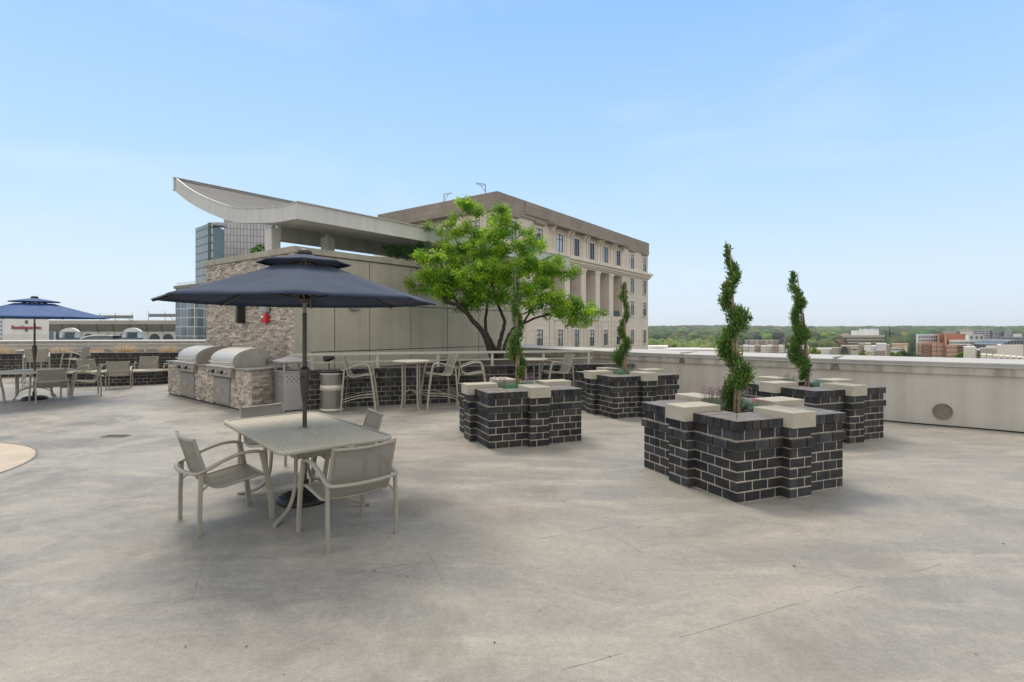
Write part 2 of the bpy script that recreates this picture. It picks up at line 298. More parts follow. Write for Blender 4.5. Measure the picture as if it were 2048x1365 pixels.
def ribbon(mb, pts, wd, z, mi, wob=.006):
    pts = spline([(p.x, p.y, 0) for p in pts], 10)
    a = []; b = []
    for i, p in enumerate(pts):
        t = (pts[min(i + 1, len(pts) - 1)] - pts[max(i - 1, 0)]).normalized(); n_ = Vector((-t.y, t.x, 0)); o = random.uniform(-wob, wob); k = wd * random.uniform(.5, 1.1)
        a.append(p + n_ * (o + k / 2) + Vector((0, 0, z))); b.append(p + n_ * (o - k / 2) + Vector((0, 0, z)))
    n_ = len(a); mb.add(a + b, [(i, n_ + i, n_ + i + 1, i + 1) for i in range(n_ - 1) if mnoise.noise(a[i] * 1.7) > .02], mi)
for pl in ([(417, 1105), (400, 1150), (385, 1200)], [(310, 1210), (480, 1185), (650, 1155), (840, 1125)], [(835, 1070), (880, 1150), (950, 1292)], [(835, 911), (945, 902)],
           [(1074, 1080), (1239, 1050), (1450, 1022)], [(1964, 1105), (1774, 1160), (1624, 1200), (1449, 1250), (1124, 1340)], [(1539, 1035), (1640, 1085)], [(1209, 1065), (1260, 1090), (1300, 1122)]):
    ribbon(m, [G(*p) for p in pl], .0024, .002, 1)
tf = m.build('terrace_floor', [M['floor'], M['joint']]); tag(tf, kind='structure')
# pale round inlay at the left
m = MB(); cx, cy, rr = -8.15, 6.0, 2.05
m.lathe([(rr, .0), (rr, .004), (0, .004)], (cx, cy, 0), 96, 0, smooth=False)
m.lathe([(rr + .03, .0), (rr + .03, .006), (rr, .006), (rr, .0)], (cx, cy, 0), 96, 1, smooth=False)
tag(m.build('round_floor_inlay', [M['disc'], M['disc_edge']]), kind='structure')
# floor drain
dr = empty('floor_drain', G(232, 873) + Vector((0, 0, .004))); tag(dr, 'small dark slotted drain set in the floor left of the nearest table', 'drain')
m = MB(); m.box((0, 0, .002), (.36, .2, .004)); m.build('frame', mat('drain_frame', (.20, .19, .175), .8, var=.3), dr)
m = MB()
for i in range(7): m.box((-.15 + .05 * i, 0, .006), (.022, .15, .005))
m.build('grate', M['dark'], dr)
# ---- parapets
def sweep(mb, path, prof, mi_fn):
    """path: list of 2D points; prof: list of (outward offset, z); offset>0 = away from the terrace"""
    rings = []
    for i, p in enumerate(path):
        t = (path[min(i + 1, len(path) - 1)] - path[max(i - 1, 0)]).normalized(); n_ = Vector((t.y, -t.x))
        rings.append([(p.x + n_.x * o, p.y + n_.y * o, z) for o, z in prof])
    k = len(prof)
    for j in range(k):
        vs = [r[j] for r in rings] + [r[(j + 1) % k] for r in rings]; n = len(rings)
        mb.add(vs, [(i, i + 1, n + i + 1, n + i) for i in range(n - 1)], mi_fn(j))
    mb.add(rings[0], [tuple(range(k))], mi_fn(0)); mb.add(rings[-1], [tuple(range(k - 1, -1, -1))], mi_fn(0))
def dirn(path, i):
    t = (path[min(i + 1, len(path) - 1)] - path[max(i - 1, 0)]).normalized(); return t
def parapet(name, path, label, top_w=.95, flip=1):
    root = empty(name, (path[len(path) // 2].x, path[len(path) // 2].y, 0)); tag(root, label, 'parapet wall')
    off = Vector((root.location.x, root.location.y)); pl = [p - off for p in path]
    mb = MB(); sweep(mb, pl, [(flip * .055, 0.004), (flip * .055, .93), (flip * .6, .93), (flip * .6, .004)], lambda j: 0); mb.build('wall_face', M['stuc'], root)
    mb = MB(); sweep(mb, pl, [(flip * .03, .002), (flip * .03, .022), (flip * .06, .022), (flip * .06, .002)], lambda j: 0); mb.build('base_joint', M['dark'], root)
    mb = MB(); sweep(mb, pl, [(0, .932), (0, 1.075), (flip * .66, 1.075), (flip * .66, .932)], lambda j: 0); mb.build('band', M['stuc_band'], root)
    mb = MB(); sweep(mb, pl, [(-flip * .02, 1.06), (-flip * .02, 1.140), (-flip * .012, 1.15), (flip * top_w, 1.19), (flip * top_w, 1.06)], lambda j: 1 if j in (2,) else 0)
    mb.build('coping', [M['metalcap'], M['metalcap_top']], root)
    mb = MB(); sweep(mb, pl, [(-flip * .03, 1.068), (-flip * .03, 1.084), (0, 1.084), (0, 1.068)], lambda j: 0); mb.build('drip_edge', M['metalcap_top'], root)
    return root, pl, off
rp, pl, off = parapet('parapet_wall', PAR2, 'pale curved parapet wall with metal coping along the right side of the terrace')
for px in (1364, 1669):                     # coping joints with a cover strip
    best = min(range(len(PAR2)), key=lambda i: abs(PAR2[i].x / PAR2[i].y - (px - 1024) / F) if PAR2[i].y > 1 else 9)
    # refine along the segment
    cand = []
    for i in range(len(PAR2) - 1):
        for k in range(20):
            q = PAR2[i].lerp(PAR2[i + 1], k / 20)
            if q.y > 2: cand.append((abs(q.x / q.y - (px - 1024) / F), q, (PAR2[i + 1] - PAR2[i]).normalized()))
    _, q, t = min(cand, key=lambda c: c[0]); n_ = Vector((t.y, -t.x)); a = math.atan2(t.y, t.x)
    mb = MB(); c = q - off + n_ * .46
    mb.box((c.x, c.y, 1.178), (.05, .99, .018), a)
    c2 = q - off - n_ * .024; mb.box((c2.x, c2.y, 1.10), (.05, .02, .10), a)
    mb.build('joint_cover', M['metalcap'], rp)
    mb = MB(); c3 = q - off - n_ * .004
    mb.add([(c3.x - t.x * a_, c3.y - t.y * a_, z) for a_, z in ((-.05, 1.066), (.05, 1.066), (.09, .935), (-.07, .935))], [(0, 1, 2, 3)])
    mb.build('stain', M['stain'] if 'stain' in M else M.setdefault('stain', mat('water_stain', (.17, .16, .14), .9, var=.4, scale=20)), rp)
LP = [Vector(p) for p in [(-2.6, 22.4), (-5.5, 26.5), (-9, 28.8), (-15, 29.6), (-24, 29.0), (-33, 26.0), (-40, 21)]]
LPs = [Vector((p.x, p.y)) for p in spline([(p.x, p.y, 0) for p in LP], 5)]
lpo, _, _ = parapet('parapet_wall', LPs, 'long grey parapet wall behind the planting bed at the far left of the terrace')
# round louvre vent in the right parapet
def vent(name, c, nrm, rad, z, label, par_=None):
    a = math.atan2(nrm.y, nrm.x) - math.pi / 2; root = empty(name, (c.x, c.y, z), a); tag(root, label, 'vent')
    m = MB(); n = 32
    def ring(r0, r1, y0, y1, mi=0):
        vs = []
        for (r, y) in ((r0, y0), (r1, y0), (r1, y1), (r0, y1)):
            vs += [(r * math.cos(2 * math.pi * j / n), y, r * math.sin(2 * math.pi * j / n)) for j in range(n)]
        fs = []
        for k in range(4):
            for j in range(n): fs.append((k * n + j, k * n + (j + 1) % n, ((k + 1) % 4) * n + (j + 1) % n, ((k + 1) % 4) * n + j))
        m.add(vs, fs, mi, smooth=False)
    ring(rad * .8, rad, 0, .03); m.build('ring', M['vent_ring'], root)
    m = MB(); m.add([(rad * .82 * math.cos(2 * math.pi * j / n), .006, rad * .82 * math.sin(2 * math.pi * j / n)) for j in range(n)], [tuple(range(n))]); m.build('backing', M['dark'], root)
    m = MB()
    for k in range(-5, 6):
        z_ = k * rad * .145; hw = math.sqrt(max(.0001, (rad * .8) ** 2 - z_ * z_)); m.box((0, .014, z_), (2 * hw, .012, rad * .085))
    m.build('louvre', M['alu'], root); return root
M['vent_ring'] = mat('vent_ring', (.17, .16, .14), .6, var=.2)
vq = G(1887, 824 + 33); 
cand = []
for i in range(len(PAR2) - 1):
    for k in range(20):
        q = PAR2[i].lerp(PAR2[i + 1], k / 20)
        if q.y > 2: cand.append((abs(q.x / q.y - (1887 - 1024) / F), q, (PAR2[i + 1] - PAR2[i]).normalized()))
_, q, t = min(cand, key=lambda c: c[0]); n_ = Vector((-t.y, t.x))
if n_.dot(-q) < 0: n_ = -n_
vent('wall_vent', q - n_ * .054, n_, .14, EYE - (824 - HOR) / F * q.y, 'round louvred vent low in the pale right parapet')
# ---- brick makers
def brickcol(): 
    g = random.uniform(.6, 1.6); k = random.random()
    return (g * (1.15 if k < .2 else 1), g * (1.0 if k < .2 else 1), g * (.9 if k < .2 else 1.08))
BL, BH, MJ = .203, .1015, .0105
def brick_run(mb, p0, d, n_out, length, z, proj=0.0, offset=0.0, bl=BL, bh=BH, depth=.055, j0=0.0, j1=0.0):
    """bricks along one straight face from p0 in direction d; n_out = outward normal"""
    x = -offset; ang = math.atan2(d.y, d.x)
    while x < length - .012:
        a = max(x, 0) + (MJ / 2 if x > 0 else -j0); b = min(x + bl, length); b = b - (MJ / 2 if b < length - .001 else -j1)
        if b - a > .02:
            dep = depth + proj; c = p0 + d * ((a + b) / 2) + n_out * (proj + random.uniform(-.001, .0015) - dep / 2 + .004)
            mb.box((c.x, c.y, z + bh / 2 + random.uniform(-.0012, .0012)), (b - a - random.uniform(0, .003), dep, bh - MJ - random.uniform(0, .002)), ang + random.uniform(-.006, .006), 0, brickcol())
        x += bl
PR = R(22.0)
centers = [(2.624, 6.187), (.09, 8.56), (2.38, 11.17), (4.90, 8.80)]
plabels = ['black brick planter with four capstones, nearest one at right of centre', 'black brick planter with pink blooms and grassy tufts, left of the three others',
           'black brick planter at the back, against the far parapet beside the high bar table', 'black brick planter at far right holding a small metal cup']
GRP = 'square black brick planters with capstones'
def planter(c, label, seed):
    random.seed(seed); root = empty('brick_planter', (c[0], c[1], 0), PR); tag(root, label, 'planter', GRP)
    core = MB(); H = .812; s = .75
    core.bb(-s + .001, s - .001, -s + .001, -s + .38, .0, H - .008); core.bb(-s + .001, s - .001, s - .38, s - .001, 0, H - .008)
    core.bb(-s + .001, -s + .38, -s + .37, s - .37, 0, H - .011); core.bb(s - .38, s - .001, -s + .37, s - .37, 0, H - .011)
    for k in range(4):
        a = k * math.pi / 2; Mx = Matrix.Rotation(a, 4, 'Z'); core.box((0, -s - .03, .352), (.298, .14, .700), 0, 0, (1, 1, 1), Mx)
    # mortar skirt on the ground
    core.build('mortar_core', M['mortar'], root)
    br = MB()
    for k in range(4):
        a = k * math.pi / 2; d = Vector((math.cos(a), math.sin(a), 0)); n_ = Vector((math.sin(a), -math.cos(a), 0)); o = n_ * s - d * s
        for r in range(7):
            z = r * BH + .003; proj = .026 if r == 5 else 0; of = 0 if (r + k) % 2 else BL / 2
            e = proj
            brick_run(br, o, d, n_, .6, z, proj, of, j0=e if proj else 0)
            brick_run(br, o + d * .9, d, n_, .6, z, proj, of, j1=e if proj else 0)
            # pier
            po = o + d * .6 + n_ * .1
            brick_run(br, po, d, n_, .3, z, proj, of, j0=proj * .3, j1=proj * .3)
            for sgn, q in ((-1, po), (1, po + d * .3)):
                cc = q - n_ * .05 + d * (-sgn * .020); br.box((cc.x, cc.y, z + BH / 2), (.054, .094, BH - MJ), a, 0, brickcol())
        # soldier course and the brick coping laid across the wall
        x = 0
        for (x0, x1) in ((-.028, .6), (.9, 1.528)):
            nb = 6; wd = (x1 - x0) / nb
            for i in range(nb):
                if (x0 < 0 and i == -1): continue
                xa, xb = x0 + i * wd, x0 + (i + 1) * wd
                in0 = -.028; 
                # mitre: corner bricks are cut by the 45 degree joint
                def lim(xx): return min(.40, xx) if xx < .75 else min(.40, 1.5 - xx)
                ya, yb = lim(xa + .0), lim(xb)
                pts = [o + d * (xa + .004) + n_ * .028, o + d * (xb - .004) + n_ * .028, o + d * (xb - .004) - n_ * (yb if yb > -.02 else -.02), o + d * (xa + .004) - n_ * (ya if ya > -.02 else -.02)]
                if ya > .4 - 1e-3 and yb > .4 - 1e-3 or True:
                    # two bricks deep with a joint
                    br.prism([(p.x, p.y) for p in pts], 7 * BH + .004, H + random.uniform(-.0015, .0015), 0, brickcol())
    bo = br.build('brickwork', M['brick'], root, bevel=.005)
    cap = None
    for k in range(4):
        a = k * math.pi / 2; mb = MB(); mb.box((0, -s + .11 - .005, (.717 + .877) / 2), (.325, .50, .158), 0, 0, (1, 1, 1), Matrix.Rotation(a, 4, 'Z'))
        mb.build('capstone', M['capstone'], root, bevel=.006, seg=2)
    sb = MB(); sb.box((0, 0, .735), (.74, .74, .02)); 
    for i in range(260):
        x, y = random.uniform(-.33, .33), random.uniform(-.33, .33); s_ = random.uniform(.008, .022)
        sb.box((x, y, .75), (s_ * 2.4, s_, s_ * .6), random.uniform(0, 3), 0, (1, 1, 1), None)
    sb.build('mulch', M['soil'], root)
    return root
for i, c in enumerate(centers): planter(c, plabels[i], 20 + i)
# ---- low curved brick walls
def brick_wall(path, H, label, name='brick_wall', wd=.30, cap=True, group=None, seed=3):
    random.seed(seed); root = empty(name, (path[0].x, path[0].y, 0)); tag(root, label, 'low wall', group); off = Vector((path[0].x, path[0].y)); pl = [p - off for p in path]
    fl = 1
    mb = MB(); sweep(mb, pl, [(-.001, .0), (-.001, H - .006), (-wd, H - .006), (-wd, .0)], lambda j: 0); mb.build('mortar_core', M['mortar'], root)
    # resample
    L_ = [0]
    for i in range(len(pl) - 1): L_.append(L_[-1] + (pl[i + 1] - pl[i]).length)
    def at(s):
        s = max(0, min(L_[-1] - 1e-6, s)); i = max(j for j in range(len(L_)) if L_[j] <= s); i = min(i, len(pl) - 2); t = (pl[i + 1] - pl[i]).normalized(); return pl[i] + t * (s - L_[i]), t
    br = MB(); rows = max(1, int(round((H - .1) / BH))); bh = (H - .10) / rows
    for r in range(rows):
        s = -(BL / 2 if r % 2 else 0)
        while s < L_[-1]:
            a, b = max(0, s) + MJ / 2, min(L_[-1], s + BL) - MJ / 2
            if b - a > .03:
                p, t = at((a + b) / 2); n_ = Vector((t.y, -t.x)); pr = .022 if (r == rows - 2 and H > .6) else 0; c = p + n_ * (pr * .5 + random.uniform(-.002, .002) - .02)
                br.box((c.x, c.y, r * bh + bh / 2), (b - a, .05 + pr, bh - MJ), math.atan2(t.y, t.x), 0, brickcol())
            s += BL
    s = 0
    while s < L_[-1] - .05:
        p, t = at(s + .051); n_ = Vector((t.y, -t.x)); c = p - n_ * (wd / 2 - .022)
        br.box((c.x, c.y, H - .048), (.094, wd + .03, .096), math.atan2(t.y, t.x), 0, brickcol()); s += .102
    br.build('brickwork', M['brick'], root, bevel=.003)
    return root, at, L_[-1], off
W1 = [Vector((p.x, p.y)) for p in spline([(-5.6, 10.95, 0), (-4.5, 11.32, 0), (-3.0, 12.04, 0), (-1.41, 12.52, 0), (.4, 13.0, 0), (2.0, 13.42, 0), (3.1, 13.66, 0)], 6)]
# drop the part that would run into the grill counter
W1 = [p for p in W1 if p.x > -4.75]
w1, at1, len1, off1 = brick_wall(W1, .853, 'low black brick wall with a rail on top behind the high bar tables')
W2 = [Vector((p.x, p.y)) for p in spline([(-27, 14, 0), (-22, 17.6, 0), (-18.5, 19.4, 0), (-17, 20.0, 0), (-13.2, 20.7, 0), (-10, 20.4, 0), (-8.6, 19.0, 0)], 6)]
w2, at2, len2, off2 = brick_wall(W2, .853, 'low black brick wall with a rail on top at the far left, behind the chairs', seed=9)
# ---- seat wall
SW = [Vector((p.x, p.y)) for p in spline([(-13.6, 16.0, 0), (-12.75, 16.25, 0), (-12.0, 16.45, 0), (-11.5, 16.65, 0), (-11.15, 17.0, 0), (-11.2, 17.5, 0)], 5)]
random.seed(5); sw, ats, lens_, offs = brick_wall(SW, .40, 'knee high curved brick seat wall with pale top behind the grouped chairs', 'seat_wall', .34, seed=15)
mb = MB(); sweep(mb, [p - offs for p in SW], [(.03, .402), (.03, .445), (-.75, .445), (-.75, .402)], lambda j: 0); mb.build('cap', M['capstone'], sw)
# ---- railings
def railing(at, L_, off, z0, label, posts=None, s0=0, s1=None, name='railing'):
    s1 = s1 or L_; root = empty(name, (off.x, off.y, z0)); tag(root, label, 'railing')
    n = max(2, int((s1 - s0) / .35)); ctr = []
    for i in range(n + 1):
        p, t = at(s0 + (s1 - s0) * i / n); n_ = Vector((t.y, -t.x)); ctr.append((p.x - n_.x * .15, p.y - n_.y * .15))
    c2 = [Vector(c) for c in ctr]
    def rail(z, h, w_):
        mb = MB(); sweep(mb, c2, [(w_ / 2, z), (w_ / 2, z + h), (-w_ / 2, z + h), (-w_ / 2, z)], lambda j: 0); mb.build('rail', M['alu_rail'], root)
    rail(.30, .055, .09); rail(.135, .03, .035)
    for s in posts:
        p, t = at(s); n_ = Vector((t.y, -t.x)); c = (p.x - n_.x * .15, p.y - n_.y * .15); a = math.atan2(t.y, t.x)
        mb = MB(); mb.box((c[0], c[1], .15), (.065, .03, .30), a); mb.box((c[0], c[1], .006), (.14, .09, .012), a); mb.build('post', M['alu_rail'], root, bevel=.003)
    return root
def s_of_px(at, L_, off, px):
    return min((abs((at(L_ * i / 400)[0].x + off.x) / (at(L_ * i / 400)[0].y + off.y) - (px - 1024) / F), L_ * i / 400) for i in range(400))[1]
railing(at1, len1, off1, .853, 'grey two bar railing on the brick wall in front of the green tree', [s_of_px(at1, len1, off1, p) for p in (625, 757, 877, 987, 1091, 1181)], 0, s_of_px(at1, len1, off1, 1190))
railing(at2, len2, off2, .853, 'grey two bar railing on the far left brick wall', [s_of_px(at2, len2, off2, p) for p in (15, 112, 202, 288, 372)], 0, len2)
# ---- planting bed behind the walls
bed = [(p.x, p.y) for p in reversed([q for q in W1])]
bedpoly = [(-4.7, 11.5)] + [(p.x, p.y + .2) for p in W1] + [(3.2, 13.9), (1.0, 16.4), (-.95, 19.3), (-4.9, 12.6)]
m = MB(); m.prism(bedpoly, .4, .76); tag(m.build('planting_bed', M['soil']), kind='structure')
bp2 = [(p.x, p.y + .2) for p in W2] + [(-8.6, 24), (-9, 28.0), (-15, 29.2), (-24, 28.6), (-33, 25.5)]
m = MB(); m.prism(bp2, .3, .70); tag(m.build('far_planting_bed', M['soil']), kind='structure')
# ---- roof structure: stone clad wall and panel wall
A0 = Vector((-5.0, 12.2)); gdir = Vector((.6203, .7843)); adir = Vector((-.80, .60)); SL = 4.5; PLn = 8.2
sw_ = empty('stone_wall', (A0.x, A0.y, 0), math.atan2(adir.y, adir.x)); tag(sw_, 'tall wall clad in rough pale ledger stone behind the grills', 'wall')
# local +x along adir, local +y = away?  rotate(90) of adir = (-.6,-.8): toward camera
m = MB(); m.bb(-.0, SL, -.40, -.03, 0, 3.50); m.build('backing', M['mortar'], sw_)
random.seed(31); m = MB(); z = .0
while z < 3.49:
    h = random.choice((.032, .04, .04, .05, .06)); h = min(h, 3.5 - z); x = -random.uniform(0, .2)
    while x < SL:
        l = random.uniform(.08, .26); a, b = max(x, 0), min(x + l, SL)
        if b - a > .015:
            g = random.uniform(.58, 1.18); k = random.random(); col = (g, g * random.uniform(.96, 1.0), g * random.uniform(.92, 1.02)) if k < .88 else (g * .78, g * .74, g * .70)
            m.bb(a + .001, b - .001, -.035, random.uniform(-.016, .020), z + .001, z + h - .001, 0, col)
        x += l
    z += h
m.build('ledger_stone', M['stone'], sw_)
m = MB(); m.bb(-.06, SL + .06, -.46, .05, 3.50, 3.65); m.build('coping', M['precast_cap'], sw_, bevel=.008)
# strobe, box and screen on the stone wall
def on_stone(px, z):
    r = (px - 1024) / F; x = (r * A0.y - A0.x) / (adir.x - r * adir.y); return x
sx = on_stone(537, 0); Yb = A0.y + adir.y * sx
zf = lambda py: EYE - (py - HOR) / F * Yb
st = empty('alarm_strobe', (A0.x + adir.x * sx, A0.y + adir.y * sx, zf(637)), math.atan2(adir.y, adir.x)); tag(st, 'small red fire alarm strobe under a grey box on the stone wall', 'alarm')
m = MB(); m.bb(-.10, .10, .03, .14, -.11, .10); m.build('housing', M['red'], st, bevel=.02, seg=2)
m = MB(); m.bb(-.03, .07, .14, .155, .01, .06); m.build('lens', M['canvas_white'] if 'canvas_white' in M else M.setdefault('canvas_white', mat('white_plastic', (.75, .74, .72), .5)), st)
jb = empty('junction_box', (A0.x + adir.x * sx, A0.y + adir.y * sx, zf(618)), math.atan2(adir.y, adir.x)); tag(jb, 'grey electrical box mounted just above the red strobe', 'electrical box')
m = MB(); m.bb(-.11, .11, .03, .13, -.09, .11); m.build('box', M['grey_paint'], jb, bevel=.008); m = MB(); m.bb(-.09, .09, .13, .137, -.07, .09); m.build('cover', M['grey_paint'], jb)
sx2 = on_stone(489, 0); Yb = A0.y + adir.y * sx2
tv = empty('wall_screen', (A0.x + adir.x * sx2, A0.y + adir.y * sx2, zf(600)), math.atan2(adir.y, adir.x)); tag(tv, 'dark panel with beige back mounted edge on to the stone wall', 'screen')
m = MB(); m.bb(-.09, .02, .04, .22, -.60, .5); m.build('panel', M['black'], tv, bevel=.006); m = MB(); m.bb(.02, .10, .04, .20, -.58, .5); m.build('back_cover', M['precast_cap'], tv)
# panel wall
pw = empty('panel_wall', (A0.x, A0.y, 0), math.atan2(gdir.y, gdir.x)); tag(pw, 'tall precast concrete panel wall with a coping behind the umbrella and tree', 'wall')
# local x along gdir, local -y toward camera right? rot90(gdir)=(-.784,.62): away
m = MB(); m.bb(.03, PLn, .03, .40, 0, 3.50); m.build('backing', mat('panel_joint', (.10, .095, .085), .9), pw)
def t_of(px): r = (px - 1024) / F; return (A0.x - r * A0.y) / (r * gdir.y - gdir.x)
xs = [0] + [t_of(p) for p in (669.6, 739.7, 822, 895, 957.5)] + [PLn]; print('panel joints', xs)
m = MB(); zs = [0.0, 1.19, 2.38, 3.50]
for i in range(len(xs) - 1):
    for j in range(3):
        m.bb(xs[i] + (.011 if i else 0), xs[i + 1] - .011, 0, .035, zs[j] + .011, zs[j + 1] - .011)
m.build('panels', M['precast'], pw, bevel=.004)
m = MB(); m.bb(-.05, PLn + .05, -.05, .46, 3.505, 3.65); m.build('coping', M['precast_cap'], pw, bevel=.008)
m = MB(); m.bb(PLn, PLn + .035, 0, .4, 0, 3.5); m.build('end_panel', M['precast'], pw)
# interior roof body
L0 = A0 + adir * SL; L1 = A0 + gdir * PLn; inner = [A0 + (gdir + adir) * .3, L0 + gdir * .3, L0 + gdir * PLn, L1 + adir * .3]
m = MB(); m.prism([(p.x, p.y) for p in inner], 0, 3.25); tag(m.build('roof_house', M['precast']), 'flat roofed service block enclosed by the stone and panel walls', 'service block')
# round wall lamp on the panel wall (px 707)
tl = t_of(707.5); q = A0 + gdir * tl; Yb = q.y
n_ = Vector((gdir.y, -gdir.x)); zl = EYE - (607 - HOR) / F * Yb
wl = empty('wall_lamp', (q.x, q.y, zl), math.atan2(gdir.y, gdir.x)); tag(wl, 'round grey bulkhead lamp on the panel wall below the dark umbrella', 'wall lamp')
m = MB(); prof = [(.20, 0), (.20, .05), (.17, .09), (.15, .09), (.15, .04)]
def latheY(mb, prof, n=28, mi=0):
    vs = [(r * math.cos(2 * math.pi * j / n), -y, r * math.sin(2 * math.pi * j / n)) for r, y in prof for j in range(n)]
    mb.add(vs, [(i * n + j, (i + 1) * n + j, (i + 1) * n + (j + 1) % n, i * n + (j + 1) % n) for i in range(len(prof) - 1) for j in range(n)], mi, smooth=True)
latheY(m, prof); m.build('ring', M['grey_paint'], wl)
m = MB(); latheY(m, [(.15, .035), (.12, .07), (.0, .085)]); m.build('diffuser', M['precast_cap'], wl)
m = MB(); m.bb(-.17, .17, -.105, -.08, -.02, .02); m.build('guard', M['grey_paint'], wl)
# small black spotlights on stakes behind the brick wall
for k, (px, py, Yd) in enumerate(((658, 718, 12.1), (885, 723, 13.3))):
    p = P(px, py, Yd); g_ = empty('spotlight', (p.x, p.y, .76)); tag(g_, ['small black spotlight above the perforated steel bin', 'small black spotlight behind the middle bar chairs'][k], 'spotlight')
    m = MB(); m.tube([(0, 0, 0), (0, 0, p.z - .78)], .012); m.build('stake', M['black'], g_)
    m = MB(); m.tube([(-.09, -.05, p.z - .76 - .02), (-.02, 0, p.z - .76), (.09, .06, p.z - .76 + .03)], [.085, .07, .04], 12); m.build('lamp_head', M['black'], g_)
# two roof vents on the stone wall coping
for k, px in enumerate((563, 574)):
    x = on_stone(px, 0) ; q = A0 + adir * (x + .42) + gdir * .5; g_ = empty('roof_vent', (q.x, q.y, 3.25)); tag(g_, ['left of two mushroom roof vents peeping over the stone wall', 'right of two mushroom roof vents peeping over the stone wall'][k], 'roof vent')
    m = MB(); m.lathe([(.05, 0), (.05, .42)]); m.build('pipe', M['capstone'], g_); m = MB(); m.lathe([(.05, .40), (.085, .43), (.085, .48), (.05, .52), (0, .53)]); m.build('hood', M['capstone'], g_)
# ---- swooping canopy
K = Vector((-4.9, 12.0)); ca = Vector((-.784, .6207)); gg = Vector((.6207, .784))
prof = spline([(0, 4.63, 0), (.6, 4.645, 0), (1.28, 4.70, 0), (2.98, 4.93, 0), (4.54, 5.38, 0), (5.9, 5.88, 0), (7.1, 6.45, 0)], 6); prof = [(p.x, p.y) for p in prof]
cn_ = empty('canopy', (K.x, K.y, 0), math.atan2(ca.y, ca.x)); tag(cn_, 'grey steel canopy with an upswept curved roof above the stone wall', 'canopy')
# local x = along ca, local y = rot90(ca) = (-.62,-.784) = toward the camera -> the roof extends to -y
CL = 11.5
def curved(mb, prof, y0, y1, top, th, mi=0):
    a = [(s, y0, z + top) for s, z in prof]; b = [(s, y1, z + top) for s, z in prof]; c = [(s, y0, z + top - th) for s, z in prof]; d = [(s, y1, z + top - th) for s, z in prof]; n = len(prof)
    mb.add(a + b, [(i, i + 1, n + i + 1, n + i) for i in range(n - 1)], mi, smooth=True)
    mb.add(c + d, [(i, n + i, n + i + 1, i + 1) for i in range(n - 1)], mi, smooth=True)
    mb.add(a + c, [(i, n + i, n + i + 1, i + 1) for i in range(n - 1)], mi); mb.add(b + d, [(i, i + 1, n + i + 1, n + i) for i in range(n - 1)], mi)
    mb.add([a[0], b[0], d[0], c[0]], [(0, 1, 2, 3)], mi); mb.add([a[-1], b[-1], d[-1], c[-1]], [(0, 3, 2, 1)], mi)
m = MB(); curved(m, prof, -CL + .1, -.1, -.06, .05); m.build('roof_deck', M['canopy_top'], cn_)
m = MB(); curved(m, prof[1:-1], -CL + .12, -.12, -.30, .03); m.build('soffit', M['canopy_under'], cn_)
for (y0, y1) in ((-.08, -.05), (-CL + .05, -CL + .08)):
    m = MB(); curved(m, prof, y0, y1, -.012, .37); curved(m, prof, y0 - .01, y1 + .02, .0, .02); curved(m, prof, y0 - .05, y1 + .05, -.375, .02); m.build('curved_beam', M['canopy'], cn_)
# straight edge beams along the generator at both sides
for s, z, wd in ((-.03, 4.62, .05), (7.13, 6.45, .05)):
    m = MB(); m.bb(s - .02, s + .02, -CL, 0.0, z - .38, z - .01); m.bb(s - .07, s + .07, -CL - .01, .01, z - .01, z + .008); m.bb(s - .07, s + .07, -CL - .01, .01, z - .40, z - .38); m.build('edge_beam', M['canopy'], cn_)
m = MB(); m.bb(2.35, 2.6, -CL + .3, -.9, 4.12, 4.50); m.build('cross_beam', M['canopy'], cn_)
for k in range(1, 3):
    y = -1.6 - k * 3.9; m = MB(); m.bb(.1, 2.3, y - .06, y + .06, 4.16, 4.34) if k else m.bb(.1, 2.3, y - .06, y + .06, 4.18, 4.34); m.build('rib', M['canopy'], cn_)
def col(px, s):
    r = (px - 1024) / F; b = K + ca * s; t = (b.x - r * b.y) / (r * gg.y - gg.x); return t
for px, s in ((545.5, 1.5), (655.5, 1.5)):
    t = col(px, s); m = MB(); m.box((s, -t, 3.72), (.26, .26, .98), R(8)); m.box((s, -t, 4.24), (.12, .10, .10), 0); m.build('column', M['canopy'], cn_, bevel=.01)
for t in (6.6, 9.8):
    m = MB(); m.box((1.5, -t, 3.72), (.26, .26, .98)); m.build('column', M['canopy'], cn_, bevel=.01)
